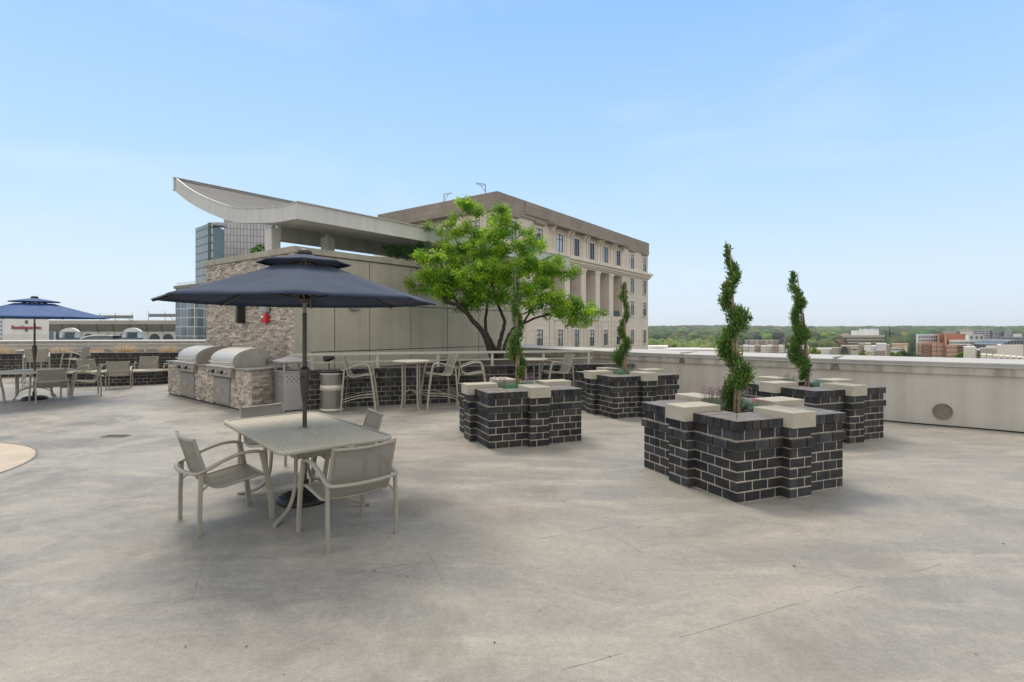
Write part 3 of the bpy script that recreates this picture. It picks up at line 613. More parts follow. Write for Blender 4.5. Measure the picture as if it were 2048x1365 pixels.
# ================================================================ FURNITURE
def chair(name, label, group, lift=0.0):
    root = empty(name); tag(root, label, 'chair' if not lift else 'bar chair', group); h = lift; A = M['alu']
    hw = .262
    prof = spline([(0, -.335, .80), (0, -.305, .70), (0, -.262, .56), (0, -.232, .45), (0, -.195, .385), (0, -.13, .362), (0, -.03, .372), (0, .10, .392), (0, .20, .402), (0, .262, .392)], 4)
    prof = [Vector((0, p.y, p.z + h)) for p in prof]
    for s in (-1, 1):
        m = MB(); m.tube([(s * hw, p.y, p.z) for p in prof], .0165, 8, ry=.011); m.build('side_rail', A, root)
    # sling: fabric between the side rails, slightly hollow
    m = MB(); n = 7; vs = []; back = prof[1:-1]
    for th in (0, .004):
        for i, p in enumerate(back):
            t = (back[min(i + 1, len(back) - 1)] - back[max(i - 1, 0)]).normalized(); nn = Vector((0, -t.z, t.y))
            for j in range(n):
                u = -1 + 2 * j / (n - 1); q = p - nn * ((1 - u * u) * .016) - nn * th; vs.append((u * (hw - .008), q.y, q.z))
    k = len(back); fs = []
    for l in range(2):
        for i in range(k - 1):
            for j in range(n - 1):
                a = l * k * n + i * n + j; f = (a, a + 1, a + n + 1, a + n); fs.append(f if l == 0 else f[::-1])
    m.add(vs, fs, 0, smooth=True); m.build('sling', M['sling'], root)
    m = MB(); m.tube([(-hw, -.332, .785 + h), (-.13, -.352, .778 + h), (0, -.358, .775 + h), (.13, -.352, .778 + h), (hw, -.332, .785 + h)], .013, 8); m.build('top_rail', A, root)
    m = MB(); m.tube([(-hw, .255, .392 + h), (0, .262, .380 + h), (hw, .255, .392 + h)], .012, 8); m.build('stretcher', A, root); m = MB(); m.tube([(-hw, -.195, .383 + h), (0, -.20, .36 + h), (hw, -.195, .383 + h)], .011, 8); m.build('stretcher', A, root)
    sp = .10 if h else .0
    for s in (-1, 1):
        fx = s * (.292 + sp * .3)
        m = MB(); m.tube(spline([(fx, .292 + sp * .6, 0), (s * .292, .272 + sp * .4, .22 + h * .4), (s * .288, .235 + sp * .1, .45 + h), (s * .285, .20, .615 + h)], 5), .031, 4, ry=.020, up=(0, 1, 0), smooth=False); m.build('leg', A, root, bevel=.004)
        m = MB(); m.tube([(fx, -.30 - sp * .5, 0), (s * .296, -.298 - sp * .25, .25 + h * .6), (s * .292, -.288, .505 + h)], .024, 4, ry=.018, up=(0, 1, 0), smooth=False); m.build('leg', A, root, bevel=.004)
        m = MB(); m.tube([(s * .285, -.285, .36 + h), (s * hw, -.215, .41 + h)], .009, 6); m.build('bracket', A, root); m = MB(); m.tube([(s * .287, .24 + sp * .1, .40 + h), (s * hw, .235, .402 + h)], .010, 6); m.build('bracket', A, root)
    arm = [(.285, .205, .612 + h), (.285, .14, .628 + h), (.285, .02, .625 + h), (.286, -.12, .585 + h), (.290, -.24, .535 + h), (.284, -.315, .512 + h), (.20, -.352, .508 + h), (.08, -.372, .506 + h)]
    pts = spline(arm + [(-x, y, z) for x, y, z in reversed(arm)], 4)
    m = MB(); m.tube(pts, .0145, 8, ry=.021, up=(0, 0, 1)); m.build('arm_rail', A, root)
    if h:
        for dz in (0, .055):
            z = .30 + dz; m = MB(); yy = .30
            pp = [(.30, -.32, z - .10), (.30, -.1, z - .03), (.30, .12, z), (.296, .30 - dz * .3, z + .005), (0, .33 - dz * .3, z - .01)]
            if dz: m.tube(spline(pp[:4] , 4), .010, 6); m.tube(spline([(-x, y, z_) for x, y, z_ in pp[:4]], 4), .010, 6)
            else: m.tube(spline(pp + [(-x, y, z_) for x, y, z_ in reversed(pp[:-1])], 4), .011, 6)
            m.build('footrest', A, root)
    return root
def slingmat():
    m = mat('sling_mesh', (.335, .32, .285), .8, var=.05, scale=6); N = m.node_tree.nodes; L = m.node_tree.links; b = N['Principled BSDF']
    o = [n for n in N if n.type == 'OUTPUT_MATERIAL'][0]; tr = N.new('ShaderNodeBsdfTransparent'); mx = N.new('ShaderNodeMixShader'); mx.inputs[0].default_value = .74
    tl_ = N.new('ShaderNodeBsdfTranslucent'); tl_.inputs[0].default_value = (.46, .44, .385, 1); m2 = N.new('ShaderNodeMixShader'); m2.inputs[0].default_value = .35
    L.new(b.outputs[0], m2.inputs[1]); L.new(tl_.outputs[0], m2.inputs[2])
    L.new(tr.outputs[0], mx.inputs[1]); L.new(m2.outputs[0], mx.inputs[2]); L.new(mx.outputs[0], o.inputs[0]); return m
M['sling'] = slingmat()
GC, GB = 'metal sling armchairs', 'high bar chairs with sling seats'
c0 = chair('armchair', '', GC); b0 = chair('bar_chair', '', GB, lift=.365)
used = {}
def put(proto, x, y, fwd, label):
    o = proto if id(proto) not in used else copy_tree(proto); used[id(proto)] = 1
    o.location = (x, y, 0); o.rotation_euler = (0, 0, math.atan2(fwd[1], fwd[0]) - math.pi / 2); o['label'] = label; return o
# near table
put(c0, -2.593, 4.819, (.70, .714), 'sling armchair at the left side of the near rectangular table, seen side on')
put(c0, -1.395, 4.47, (-.68, .733), 'sling armchair nearest the camera, its mesh back turned to us at the near table')
put(c0, -2.78, 6.27, (.82, -.58), 'sling armchair at the far end of the near table, mostly its back showing')
put(c0, -1.82, 5.78, (-.86, -.51), 'sling armchair tucked behind the right side of the near table')
# left group
put(c0, -11.12, 12.72, (-.80, .60), 'sling armchair with its back to us at the round table under the blue umbrella')
put(c0, -11.16, 13.86, (-.72, -.69), 'sling armchair turned left, at the right of the round table under the blue umbrella')
put(c0, -12.28, 12.25, (.30, .95), 'sling armchair cut by the left edge of the photo at the round table')
put(c0, -13.12, 16.62, (.93, -.25), 'pale sling armchair facing right beside the curved seat wall')
put(c0, -11.74, 15.86, (-.50, .866), 'sling armchair with its back to us in front of the curved seat wall')
put(c0, -12.62, 18.3, (.35, -.93), 'sling armchair behind the curved seat wall, facing the camera')
put(c0, -10.93, 17.3, (-.2, -.98), 'sling armchair partly hidden behind the left end of the grill counter')
# bar sets
put(b0, -3.26, 11.38, (.98, .16), 'high bar chair facing right next to the perforated steel bin')
put(b0, -1.62, 11.72, (-.90, -.42), 'high bar chair facing left at the right of the first bar table')
put(b0, -.90, 11.98, (.97, .10), 'high bar chair facing right, back to back with its neighbour behind the left planter')
put(b0, 1.02, 12.25, (-.95, -.28), 'high bar chair facing left at the bar table behind the left planter')
put(b0, -15.0, 16.75, (-.62, .78), 'high bar chair with its back to us behind the blue umbrella pole')
put(b0, -14.75, 17.9, (-.95, -.30), 'high bar chair facing left in front of the far left railing')
put(b0, -16.9, 16.9, (.85, .35), 'high bar chair at the left photo edge facing the far bar table')
# near table -------------------------------------------------------------
def slotmat():
    m = mat('slotted_top', (.62, .575, .47), .75, var=.05, scale=3, spec=.15); N = m.node_tree.nodes; L = m.node_tree.links
    tx = N.new('ShaderNodeTexCoord'); sp = N.new('ShaderNodeSeparateXYZ'); L.new(tx.outputs['Object'], sp.inputs[0])
    def M_(op, a, b=None, c=None):
        n = N.new('ShaderNodeMath'); n.operation = op
        for i, v in enumerate((a, b, c)):
            if v is None: continue
            if isinstance(v, (int, float)): n.inputs[i].default_value = v
            else: L.new(v, n.inputs[i])
        return n.outputs[0]
    def slot(v, per, w_): return M_('LESS_THAN', M_('ABSOLUTE', M_('SUBTRACT', M_('FRACT', M_('DIVIDE', M_('ADD', v, 50), per)), .5)), w_ / per / 2)
    sx_, sy_ = slot(sp.outputs[0], .040, .024), slot(sp.outputs[1], .032, .0090)
    rim = M_('MULTIPLY', M_('LESS_THAN', M_('ABSOLUTE', sp.outputs[0]), TLX - .06), M_('LESS_THAN', M_('ABSOLUTE', sp.outputs[1]), TLY - .06))
    hole = M_('MULTIPLY', M_('MULTIPLY', sx_, sy_), rim)
    o = [n for n in N if n.type == 'OUTPUT_MATERIAL'][0]; t0 = N.new('ShaderNodeBsdfTransparent'); dk = N.new('ShaderNodeBsdfDiffuse'); dk.inputs[0].default_value = (.05, .045, .04, 1); tr = N.new('ShaderNodeMixShader'); tr.inputs[0].default_value = .75; L.new(t0.outputs[0], tr.inputs[1]); L.new(dk.outputs[0], tr.inputs[2]); mx = N.new('ShaderNodeMixShader')
    L.new(hole, mx.inputs[0]); L.new(N['Principled BSDF'].outputs[0], mx.inputs[1]); L.new(tr.outputs[0], mx.inputs[2]); L.new(mx.outputs[0], o.inputs[0]); return m
TLX, TLY = 1.0, .51
M['slot'] = slotmat()
tc_ = (-2.115, 5.33); ta = math.atan2(-.76, .65)
tb = empty('dining_table', (*tc_, 0), ta); tag(tb, 'rectangular slotted metal table with rounded corners under the dark blue umbrella', 'table')
def rrect(a, b, r, n=6):
    out = []
    for cx, cy, s in ((a - r, b - r, 0), (-a + r, b - r, 90), (-a + r, -b + r, 180), (a - r, -b + r, 270)):
        for k in range(n + 1): t = R(s + 90 * k / n); out.append((cx + r * math.cos(t), cy + r * math.sin(t)))
    return out
m = MB(); pts = rrect(TLX - .01, TLY - .01, .09); m.add([(x, y, .722) for x, y in pts], [tuple(range(len(pts)))]); m.build('table_top', M['slot'], tb)
m = MB(); o_ = rrect(TLX, TLY, .10); i_ = rrect(TLX - .035, TLY - .035, .07); n = len(o_)
vs = [(x, y, .728) for x, y in i_] + [(x * .996, y * .994, .729) for x, y in o_] + [(x, y, .722) for x, y in o_] + [(x, y, .692) for x, y in o_] + [(x, y, .690) for x, y in i_]
m.add(vs, [(r_ * n + j, r_ * n + (j + 1) % n, (r_ + 1) * n + (j + 1) % n, (r_ + 1) * n + j) for r_ in range(4) for j in range(n)], smooth=True); m.build('rim', M['alu_top'] if 'alu_top' in M else M.setdefault('alu_top', mat('table_rim', (.46, .44, .375), .7, spec=.2, var=.05)), tb)
for sx_ in (-1, 1):
    for sy_ in (-1, 1):
        m = MB(); pp = spline([(sx_ * .36, sy_ * .17, .69), (sx_ * .37, sy_ * .18, .45), (sx_ * .385, sy_ * .20, .22), (sx_ * .45, sy_ * .27, .085), (sx_ * .54, sy_ * .37, .035), (sx_ * .61, sy_ * .44, .015)], 5)
        m.tube(pp, [.028] * 15 + [.022] * 11, 6, ry=.018, smooth=True); m.build('leg', M['alu'], tb)
m = MB()
for sx_ in (-1, 1): m.bb(sx_ * .36 - .012, sx_ * .36 + .012, -.17, .17, .50, .55)
for sy_ in (-1, 1): m.bb(-.348, .348, sy_ * .17 - .012, sy_ * .17 + .012, .50, .55)
m.bb(-.9, .9, -.02, .02, .665, .69); m.build('under_frame', M['alu'], tb, bevel=.003)
m = MB(); m.lathe([(.045, .723), (.05, .733), (.028, .737), (.024, .735)], n=20); m.build('umbrella_ring', M['alu'], tb)
# round table under the blue umbrella --------------------------------------------
def round_table(name, c, r, h, label, group=None, kind='table', splay=.0, nl=4, rot=0.5, group_=None):
    root = empty(name, (*c, 0), rot); tag(root, label, kind, group)
    m = MB(); m.lathe([(0, h - .004), (r - .02, h - .004), (r, h - .012), (r, h - .035), (r - .03, h - .035), (r - .03, h - .02), (0, h - .02)], n=40); m.build('table_top', M['alu_top'], root)
    lr = r * .62
    for k in range(nl):
        a = 2 * math.pi * k / nl + math.pi / 4; ux, uy = math.cos(a), math.sin(a)
        m = MB(); m.tube(spline([(ux * lr * .92, uy * lr * .92, h - .03), (ux * lr * .9, uy * lr * .9, h * .5), (ux * lr * .92, uy * lr * .92, h * .2), (ux * lr * 1.02, uy * lr * 1.02, .07), (ux * lr * 1.15, uy * lr * 1.15, 0.0)], 5), .021, 6, ry=.016); m.build('leg', M['alu'], root)
    for k in range(2):
        a = 2 * math.pi * k / 4 + math.pi / 4; ux, uy = math.cos(a) * lr * .9, math.sin(a) * lr * .9; zz = h * .30
        m = MB(); m.tube(spline([(ux, uy, zz), (ux * .5, uy * .5, zz + .07), (0, 0, zz + .09), (-ux * .5, -uy * .5, zz + .07), (-ux, -uy, zz)], 4), .011, 6); m.build('stretcher', M['alu'], root)
    return root
round_table('dining_table', (-11.8, 13.1), .80, .72, 'round metal table under the bright blue umbrella', rot=.7)
GT = 'tall round bar tables'
round_table('bar_table', (-2.2, 11.56), .40, 1.06, 'tall round table standing between two bar chairs before the brick wall', GT, 'bar table', rot=0.02)
round_table('bar_table', (.42, 12.35), .42, 1.06, 'tall round table half hidden by the left spiral topiary', GT, 'bar table', rot=.35)
round_table('bar_table', (-16.2, 17.9), .42, 1.06, 'tall round table at the far left behind the blue umbrella', GT, 'bar table', rot=.2)
# umbrellas ------------------------------------------------------------------------
def umbrella(name, c, base_ang, rad, zr, zt, fab, label, ty=(0, 0)):
    root = empty(name, (*c, 0)); tag(root, label, 'umbrella', 'octagonal patio umbrellas')
    rv = .385 * rad / 1.35; zv = zt - .115
    def canopy(nm, r0, z0, r1, z1, nr, sag, wr, par=root, seed=0, valance=.014):
        m = MB(); seg = 10; vs = []
        for i in range(nr + 1):
            u = i / nr
            for k in range(8 * seg):
                a = base_ang + 2 * math.pi * k / (8 * seg); f = (k % seg) / seg; edge = math.cos(math.pi / 8) / math.cos((f - .5) * math.pi / 4)
                r = (r0 + (r1 - r0) * u) * edge
                z = z0 + (z1 - z0) * (u ** .93) - sag * math.sin(math.pi * f) ** 1.2 * math.sin(math.pi * min(1, u * .55 + .2)) * .0 - sag * math.sin(math.pi * f) * u * (1.15 - u) 
                z += wr * mnoise.noise(Vector((math.cos(a) * 6, math.sin(a) * 6, u * 2.2 + seed))) * (1 - abs(2 * f - 1) ** 3 * .6) * (.3 + u) * (1 if u < .97 else .15)
                if u > .999: z -= 0
                vs.append((r * math.cos(a), r * math.sin(a), z))
        n = 8 * seg
        # valance
        last = vs[-n:]; 
        for (x, y, z) in last: vs.append((x * 1.004, y * 1.004, z - valance))
        th = .004
        fs = [(i * n + j, (i + 1) * n + j, (i + 1) * n + (j + 1) % n, i * n + (j + 1) % n) for i in range(nr + 1) for j in range(n)]
        m.add(vs, fs, 0, smooth=True)
        o = m.build(nm, fab, par); o.data.polygons.foreach_set('use_smooth', [True] * len(o.data.polygons)); return o
    can = canopy('canopy', rv * .9, zv - .045, rad, zr, 12, .022, .010)
    canopy('vent_cap', .05, zt - .02, rv * 1.18, zv + .005, 5, .012, .006, can, 5, .012)
    m = MB(); m.lathe([(.055, zt - .03), (.075, zt - .015), (.07, zt + .015), (.03, zt + .03), (0, zt + .032)], n=16); m.build('finial', M['bronze'], root)
    m = MB(); m.tube([(0, 0, .03), (0, 0, 1.88)], .0215, 14); m.build('pole', M['bronze'], root)
    m = MB(); m.tube([(0, 0, 1.88), (0, 0, zt - .02)], .019, 14); m.build('upper_pole', M['alu'], root)
    m = MB(); m.lathe([(.024, .98), (.040, 1.10), (.048, 1.27), (.052, 1.31), (.036, 1.33), (.022, 1.34)], n=18); hb = m.build('crank_housing', M['bronze'], root)
    m = MB(); m.tube([(0, -.03, 1.24), (.0, -.10, 1.24), (.0, -.11, 1.20)], .006, 6); m.build('crank_handle', M['bronze'], hb)
    for k in range(8):
        a = base_ang + math.pi / 4 * k; ux, uy = math.cos(a), math.sin(a)
        m = MB(); m.tube([(ux * .05, uy * .05, zt - .10), (ux * rad * .5, uy * rad * .5, (zt - .1 + zr) / 2 - .004), (ux * (rad - .01), uy * (rad - .01), zr - .022)], .009, 6); rb = m.build('rib', M['bronze'], root)
        m = MB(); m.tube([(ux * .03, uy * .03, zr + .02), (ux * rad * .55, uy * rad * .55, zt - .1 + (zr - zt + .1) * .55 - .02)], .007, 6); m.build('strut', M['bronze'], rb)
    m = MB(); m.lathe([(.03, zr - .02), (.05, zr), (.05, zr + .05), (.03, zr + .06)], n=14); m.build('runner', M['bronze'], root)
    m = MB(); m.lathe([(.255, .0), (.262, .02), (.25, .045), (.20, .068), (.10, .085), (.045, .095), (.04, .20), (.028, .205)], n=40); bs = m.build('base', M['iron'], root)
    m = MB()
    for k in range(16):
        a = 2 * math.pi * k / 16; m.tube([(math.cos(a) * .10, math.sin(a) * .10, .088), (math.cos(a + .3) * .17, math.sin(a + .3) * .17, .078), (math.cos(a) * .235, math.sin(a) * .235, .055)], .008, 5)
    m.build('scrollwork', M['iron'], bs)
    root.rotation_euler = (*ty, 0)
    return root
umbrella('patio_umbrella', (-2.085, 5.33), R(18), 1.33, 2.00, 2.49, M['navy'], 'dark navy octagonal umbrella standing through the near rectangular table')
umbrella('patio_umbrella', (-11.8, 13.1), R(20), 1.55, 2.03, 2.53, M['blue'], 'bright royal blue umbrella over the round table at the left edge')
# ---- grill counter ------------------------------------------------------------
E = Vector((-5.40, 10.94)); dl = Vector((-.757, .653)); LN = 5.08; nd = Vector((.653, .757)) 
ic = empty('grill_counter', (E.x, E.y, 0), math.atan2(dl.y, dl.x)); tag(ic, 'stone clad outdoor kitchen counter holding two gas grills', 'counter')
# local x along the front to the left, local +y = rot90(dl) = (-.653,-.757) = toward the camera
edir = Vector((.35, .937)); ex = Vector((edir.dot(dl), edir.dot(Vector((-.653, -.757)))))   # end face direction in local axes
DP = 1.0
poly = [(0, 0), (LN, 0), (LN, -.95), (ex.x * DP, ex.y * DP)]
m = MB(); m.prism([(.03, -.03), (LN - .03, -.03), (LN - .03, -.92), (ex.x * DP + .03, ex.y * DP + .02)], .0, .858); m.build('core', M['mortar'], ic)
random.seed(77)
def ledger(mb, x0, x1, z0, z1, place, holes=()):
    z = z0
    while z < z1 - .004:
        h = min(random.choice((.034, .042, .05, .055)), z1 - z); x = x0 - random.uniform(0, .2)
        while x < x1:
            l = random.uniform(.07, .24); a, b = max(x, x0), min(x + l, x1)
            segs = [(a, b)]
            for (ha, hb, hz0, hz1) in holes:
                if z + h > hz0 and z < hz1:
                    ns = []
                    for (p, q) in segs:
                        if q <= ha or p >= hb: ns.append((p, q))
                        else:
                            if p < ha: ns.append((p, ha))
                            if q > hb: ns.append((hb, q))
                    segs = ns
            for (p, q) in segs:
                if q - p > .012:
                    g = random.uniform(.6, 1.2); k = random.random(); col = (g, g * random.uniform(.96, 1), g * random.uniform(.92, 1.02)) if k < .88 else (g * .78, g * .74, g * .70)
                    place(mb, p, q, z + .001, z + h - .001, random.uniform(.0, .028), col)
            x += l
        z += h
holes = ((.97, 1.95, .06, .95), (3.08, 4.14, .06, .95))
m = MB(); ledger(m, 0, LN, .035, .858, lambda mb, p, q, z0, z1, pr, c: mb.bb(p + .001, q - .001, -.03, pr - .01, z0, z1, 0, c), holes)
a_e = math.atan2(ex.y, ex.x)
def endplace(mb, p, q, z0, z1, pr, c):
    mid = (p + q) / 2; nx, ny = math.sin(a_e), -math.cos(a_e)
    if nx > 0: nx, ny = -nx, -ny
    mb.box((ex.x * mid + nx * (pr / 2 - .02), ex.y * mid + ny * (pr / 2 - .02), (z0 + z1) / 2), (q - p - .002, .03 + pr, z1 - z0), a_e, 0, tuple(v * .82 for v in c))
ledger(m, .02, DP, .035, .858, endplace)
ledger(m, 0, .92, .035, .858, lambda mb, p, q, z0, z1, pr, c: mb.bb(LN - .03, LN + pr - .01, -q, -p, z0, z1, 0, c))
m.build('stone_cladding', M['stone'], ic)
m = MB(); m.prism([(-.05, .05), (LN + .05, .05), (LN + .05, -1.0), (ex.x * (DP + .05) - .05, ex.y * (DP + .05))], .862, .90); m.build('countertop', M['granite'], ic, bevel=.004)
m = MB(); m.bb(.02, LN - .02, -.9, -.02, 0, .034); m.build('toe_kick', M['dark'], ic)
def grill(x0, x1, dx0, dx1, label):
    xc = (x0 + x1) / 2; root = empty('gas_grill', (0, 0, 0)); q = E + dl * xc; root.location = (q.x, q.y, 0); root.rotation_euler = (0, 0, math.atan2(dl.y, dl.x)); tag(root, label, 'grill', 'stainless gas grills built into the counter')
    hw = (x1 - x0) / 2
    prof = [(.03, .905), (.035, 1.04)] + [(.035 - .60 * (1 - math.cos(t)) * .92 - .0, 1.04 + .275 * math.sin(t)) for t in [R(a) for a in (12, 24, 36, 48, 60, 72, 84, 95, 108)]] + [(-.70, 1.18), (-.66, .905)]
    m = MB(); n = len(prof); vs = [(-hw, y, z) for y, z in prof] + [(hw, y, z) for y, z in prof]
    fs = [(i, i + 1, n + i + 1, n + i) for i in range(n - 1)]
    m.add(vs, [f[::-1] for f in fs], 0, smooth=False); m.add(vs, [tuple(range(n - 1, -1, -1)), tuple(range(n, 2 * n))], 1)
    hd = m.build('hood', [M['steel'], M['steel_b']], root, bevel=.004)
    m = MB()
    for s in (-1, 1): m.tube([(s * (hw - .12), .03, 1.0), (s * (hw - .12), .085, 1.0)], .011, 8)
    m.tube([(-hw + .05, .09, 1.0), (hw - .05, .09, 1.0)], .014, 10); m.build('handle', M['steel'], hd)
    m = MB(); Mx = Matrix.Translation((.0, -.035, 1.145)) @ Matrix.Rotation(R(-48), 4, 'X'); prof2 = [(.045, 0), (.045, .012), (.038, .016), (0, .016)]
    vs = [Mx @ Vector((r * math.cos(2 * math.pi * j / 18), r * math.sin(2 * math.pi * j / 18), z)) for r, z in prof2 for j in range(18)]
    m.add(vs, [(i * 18 + j, i * 18 + (j + 1) % 18, (i + 1) * 18 + (j + 1) % 18, (i + 1) * 18 + j) for i in range(3) for j in range(18)]); m.build('thermometer', M['iron'], hd)
    m = MB(); pts = [(.01, .66), (.12, .70), (.095, .885), (.01, .93)]
    vs = [(-hw - .03, y, z) for y, z in pts] + [(hw + .03, y, z) for y, z in pts]; m.add(vs, [(0, 4, 5, 1), (1, 5, 6, 2), (2, 6, 7, 3), (3, 7, 4, 0), (0, 1, 2, 3), (7, 6, 5, 4)]); cp = m.build('control_panel', M['steel_b'], root, bevel=.006)
    m = MB(); m.bb(-hw - .04, hw + .04, .0, .125, .892, .925); m.build('front_shelf', M['steel'], root, bevel=.006)
    for k in range(5):
        xk = -hw * .78 + k * hw * 1.56 / 4; m = MB(); n2 = 16
        vs = [(xk + r * math.cos(2 * math.pi * j / n2), y, .79 + r * math.sin(2 * math.pi * j / n2)) for r, y in ((.048, .105), (.048, .116), (.034, .118), (.028, .155), (0, .156)) for j in range(n2)]
        m.add(vs, [(i * n2 + j, (i + 1) * n2 + j, (i + 1) * n2 + (j + 1) % n2, i * n2 + (j + 1) % n2) for i in range(4) for j in range(n2)]); m.build('knob', M['iron'] if k % 2 else M['steel_b'], cp)
    d0, d1 = dx0 - xc, dx1 - xc; mid = (d0 + d1) / 2
    m = MB(); m.bb(d0, d1, -.02, .012, .07, .655); fr = m.build('door_frame', M['steel_b'], root, bevel=.003)
    for s in (0, 1):
        a, b = (d0 + .02, mid - .004) if s == 0 else (mid + .004, d1 - .02)
        m = MB(); m.bb(a, b, .012, .028, .09, .64); dd = m.build('door', M['steel_b'], root, bevel=.003)
        hx = b - .06 if s == 0 else a + .06
        m = MB(); m.tube(spline([(hx, .028, .29), (hx, .06, .30), (hx, .068, .36), (hx, .06, .42), (hx, .028, .43)], 3), .010, 8); m.build('handle', M['steel'], dd)
    return root
grill(.80, 2.04, .99, 1.93, 'stainless gas grill at the right end of the stone counter, nearer the camera')
grill(2.98, 4.22, 3.10, 4.12, 'stainless gas grill at the left end of the stone counter, farther away')
# ---- square waste bin with pyramid lid
bn = empty('waste_bin', (-4.74, 11.40, 0), R(43)); tag(bn, 'square grey metal bin with punched holes and a raised pyramid lid', 'waste bin')
bdm = MB(); bdm.bb(-.26, .26, -.26, .26, .03, .82)
m = MB(); m.bb(-.22, .22, -.22, .22, .79, .825); m.build('opening', M['dark'], bn)
m = MB()
for s in (0, 1):
    for r_ in range(3):
        for k in range(5 if r_ % 2 == 0 else 4):
            x = -.19 + k * .095 + (.047 if r_ % 2 else 0); z = .74 - r_ * .055; n2 = 10
            vs = [(x + .014 * math.cos(2 * math.pi * j / n2), -.2612, z + .014 * math.sin(2 * math.pi * j / n2)) for j in range(n2)]
            if s: vs = [(-.2612, -v[0], v[2]) for v in vs]
            bdm.add(vs, [tuple(range(n2))], 1)
bd = bdm.build('body', [M['grey_paint'], M['dark']], bn)
m = MB(); m.box((0, 0, .835), (.56, .56, .025)); m.build('rim', M['grey_paint'], bn, bevel=.004)
for sx_ in (-1, 1):
    for sy_ in (-1, 1):
        m = MB(); m.box((sx_ * .25, sy_ * .25, .935), (.03, .03, .18)); m.build('lid_post', M['grey_paint'], bn)
m = MB(); hs = .30; m.add([(-hs, -hs, 1.03), (hs, -hs, 1.03), (hs, hs, 1.03), (-hs, hs, 1.03), (-hs, -hs, 1.06), (hs, -hs, 1.06), (hs, hs, 1.06), (-hs, hs, 1.06), (-.07, -.07, 1.15), (.07, -.07, 1.15), (.07, .07, 1.15), (-.07, .07, 1.15)],
    [(3, 2, 1, 0), (0, 1, 5, 4), (1, 2, 6, 5), (2, 3, 7, 6), (3, 0, 4, 7), (4, 5, 9, 8), (5, 6, 10, 9), (6, 7, 11, 10), (7, 4, 8, 11), (8, 9, 10, 11)]); m.build('lid', M['grey_paint'], bn, bevel=.004)
m = MB()
for sx_ in (-1, 1):
    for sy_ in (-1, 1): m.box((sx_ * .2, sy_ * .2, .015), (.05, .05, .03))
m.build('feet', M['dark'], bn)
# ---- perforated round bin
def perfmat():
    m = mat('perforated_steel', (.36, .345, .32), .38, metal=.8, var=.06); N = m.node_tree.nodes; L = m.node_tree.links; b = N['Principled BSDF']
    tx = N.new('ShaderNodeTexCoord'); sp = N.new('ShaderNodeSeparateXYZ'); L.new(tx.outputs['Object'], sp.inputs[0])
    an = N.new('ShaderNodeMath'); an.operation = 'ARCTAN2'; L.new(sp.outputs[1], an.inputs[0]); L.new(sp.outputs[0], an.inputs[1])
    mu = N.new('ShaderNodeMath'); mu.operation = 'MULTIPLY'; mu.inputs[1].default_value = .245; L.new(an.outputs[0], mu.inputs[0])
    cb = N.new('ShaderNodeCombineXYZ'); L.new(mu.outputs[0], cb.inputs[0]); L.new(sp.outputs[2], cb.inputs[1])
    mp = N.new('ShaderNodeMapping'); mp.inputs['Rotation'].default_value = (0, 0, R(45)); mp.inputs['Scale'].default_value = (34, 34, 0); L.new(cb.outputs[0], mp.inputs[0])
    vo = N.new('ShaderNodeTexVoronoi'); vo.inputs['Scale'].default_value = 1; vo.inputs['Randomness'].default_value = 0; L.new(mp.outputs[0], vo.inputs['Vector'])
    lt = N.new('ShaderNodeMath'); lt.operation = 'LESS_THAN'; lt.inputs[1].default_value = .34; L.new(vo.outputs['Distance'], lt.inputs[0])
    tr = N.new('ShaderNodeBsdfTransparent'); mx = N.new('ShaderNodeMixShader'); o = [n for n in N if n.type == 'OUTPUT_MATERIAL'][0]
    L.new(lt.outputs[0], mx.inputs[0]); L.new(b.outputs[0], mx.inputs[1]); L.new(tr.outputs[0], mx.inputs[2]); L.new(mx.outputs[0], o.inputs[0]); return m
M['perf'] = perfmat()
rb = empty('waste_bin', (-3.81, 11.24, 0)); tag(rb, 'round perforated stainless steel bin in front of the brick wall', 'waste bin')
m = MB(); m.lathe([(.242, .06), (.242, .45)], n=48); m.lathe([(.242, .56), (.242, .79)], n=48); m.build('perforated_shell', M['perf'], rb)
m = MB(); m.lathe([(.236, .012), (.248, .015), (.248, .065), (.243, .07)], n=48); m.build('band', M['steel'], rb); m = MB(); m.lathe([(.243, .45), (.246, .452), (.246, .558), (.243, .56)], n=48); m.build('band', M['steel'], rb); m = MB(); m.lathe([(.243, .785), (.247, .787), (.247, .81), (.235, .81)], n=48); m.build('band', M['steel'], rb)
m = MB(); m.lathe([(.0, .02), (.225, .02), (.225, .80)], n=40); m.build('liner', M['iron'], rb)
m = MB(); m.lathe([(.235, .812), (.247, .815), (.247, .845), (.21, .862), (.13, .865), (.12, .82)], n=40); m.build('lid', M['iron'], rb)
# wall vent in the brick wall behind the bar chairs
pv = G(905, 806); s = s_of_px(at1, len1, off1, 903); p_, t_ = at1(s); p_ = p_ + off1
vent('wall_vent', p_ + Vector((t_.y, -t_.x)) * .012, Vector((t_.y, -t_.x)), .13, .26, 'round vent low in the black brick wall beside the left planter')
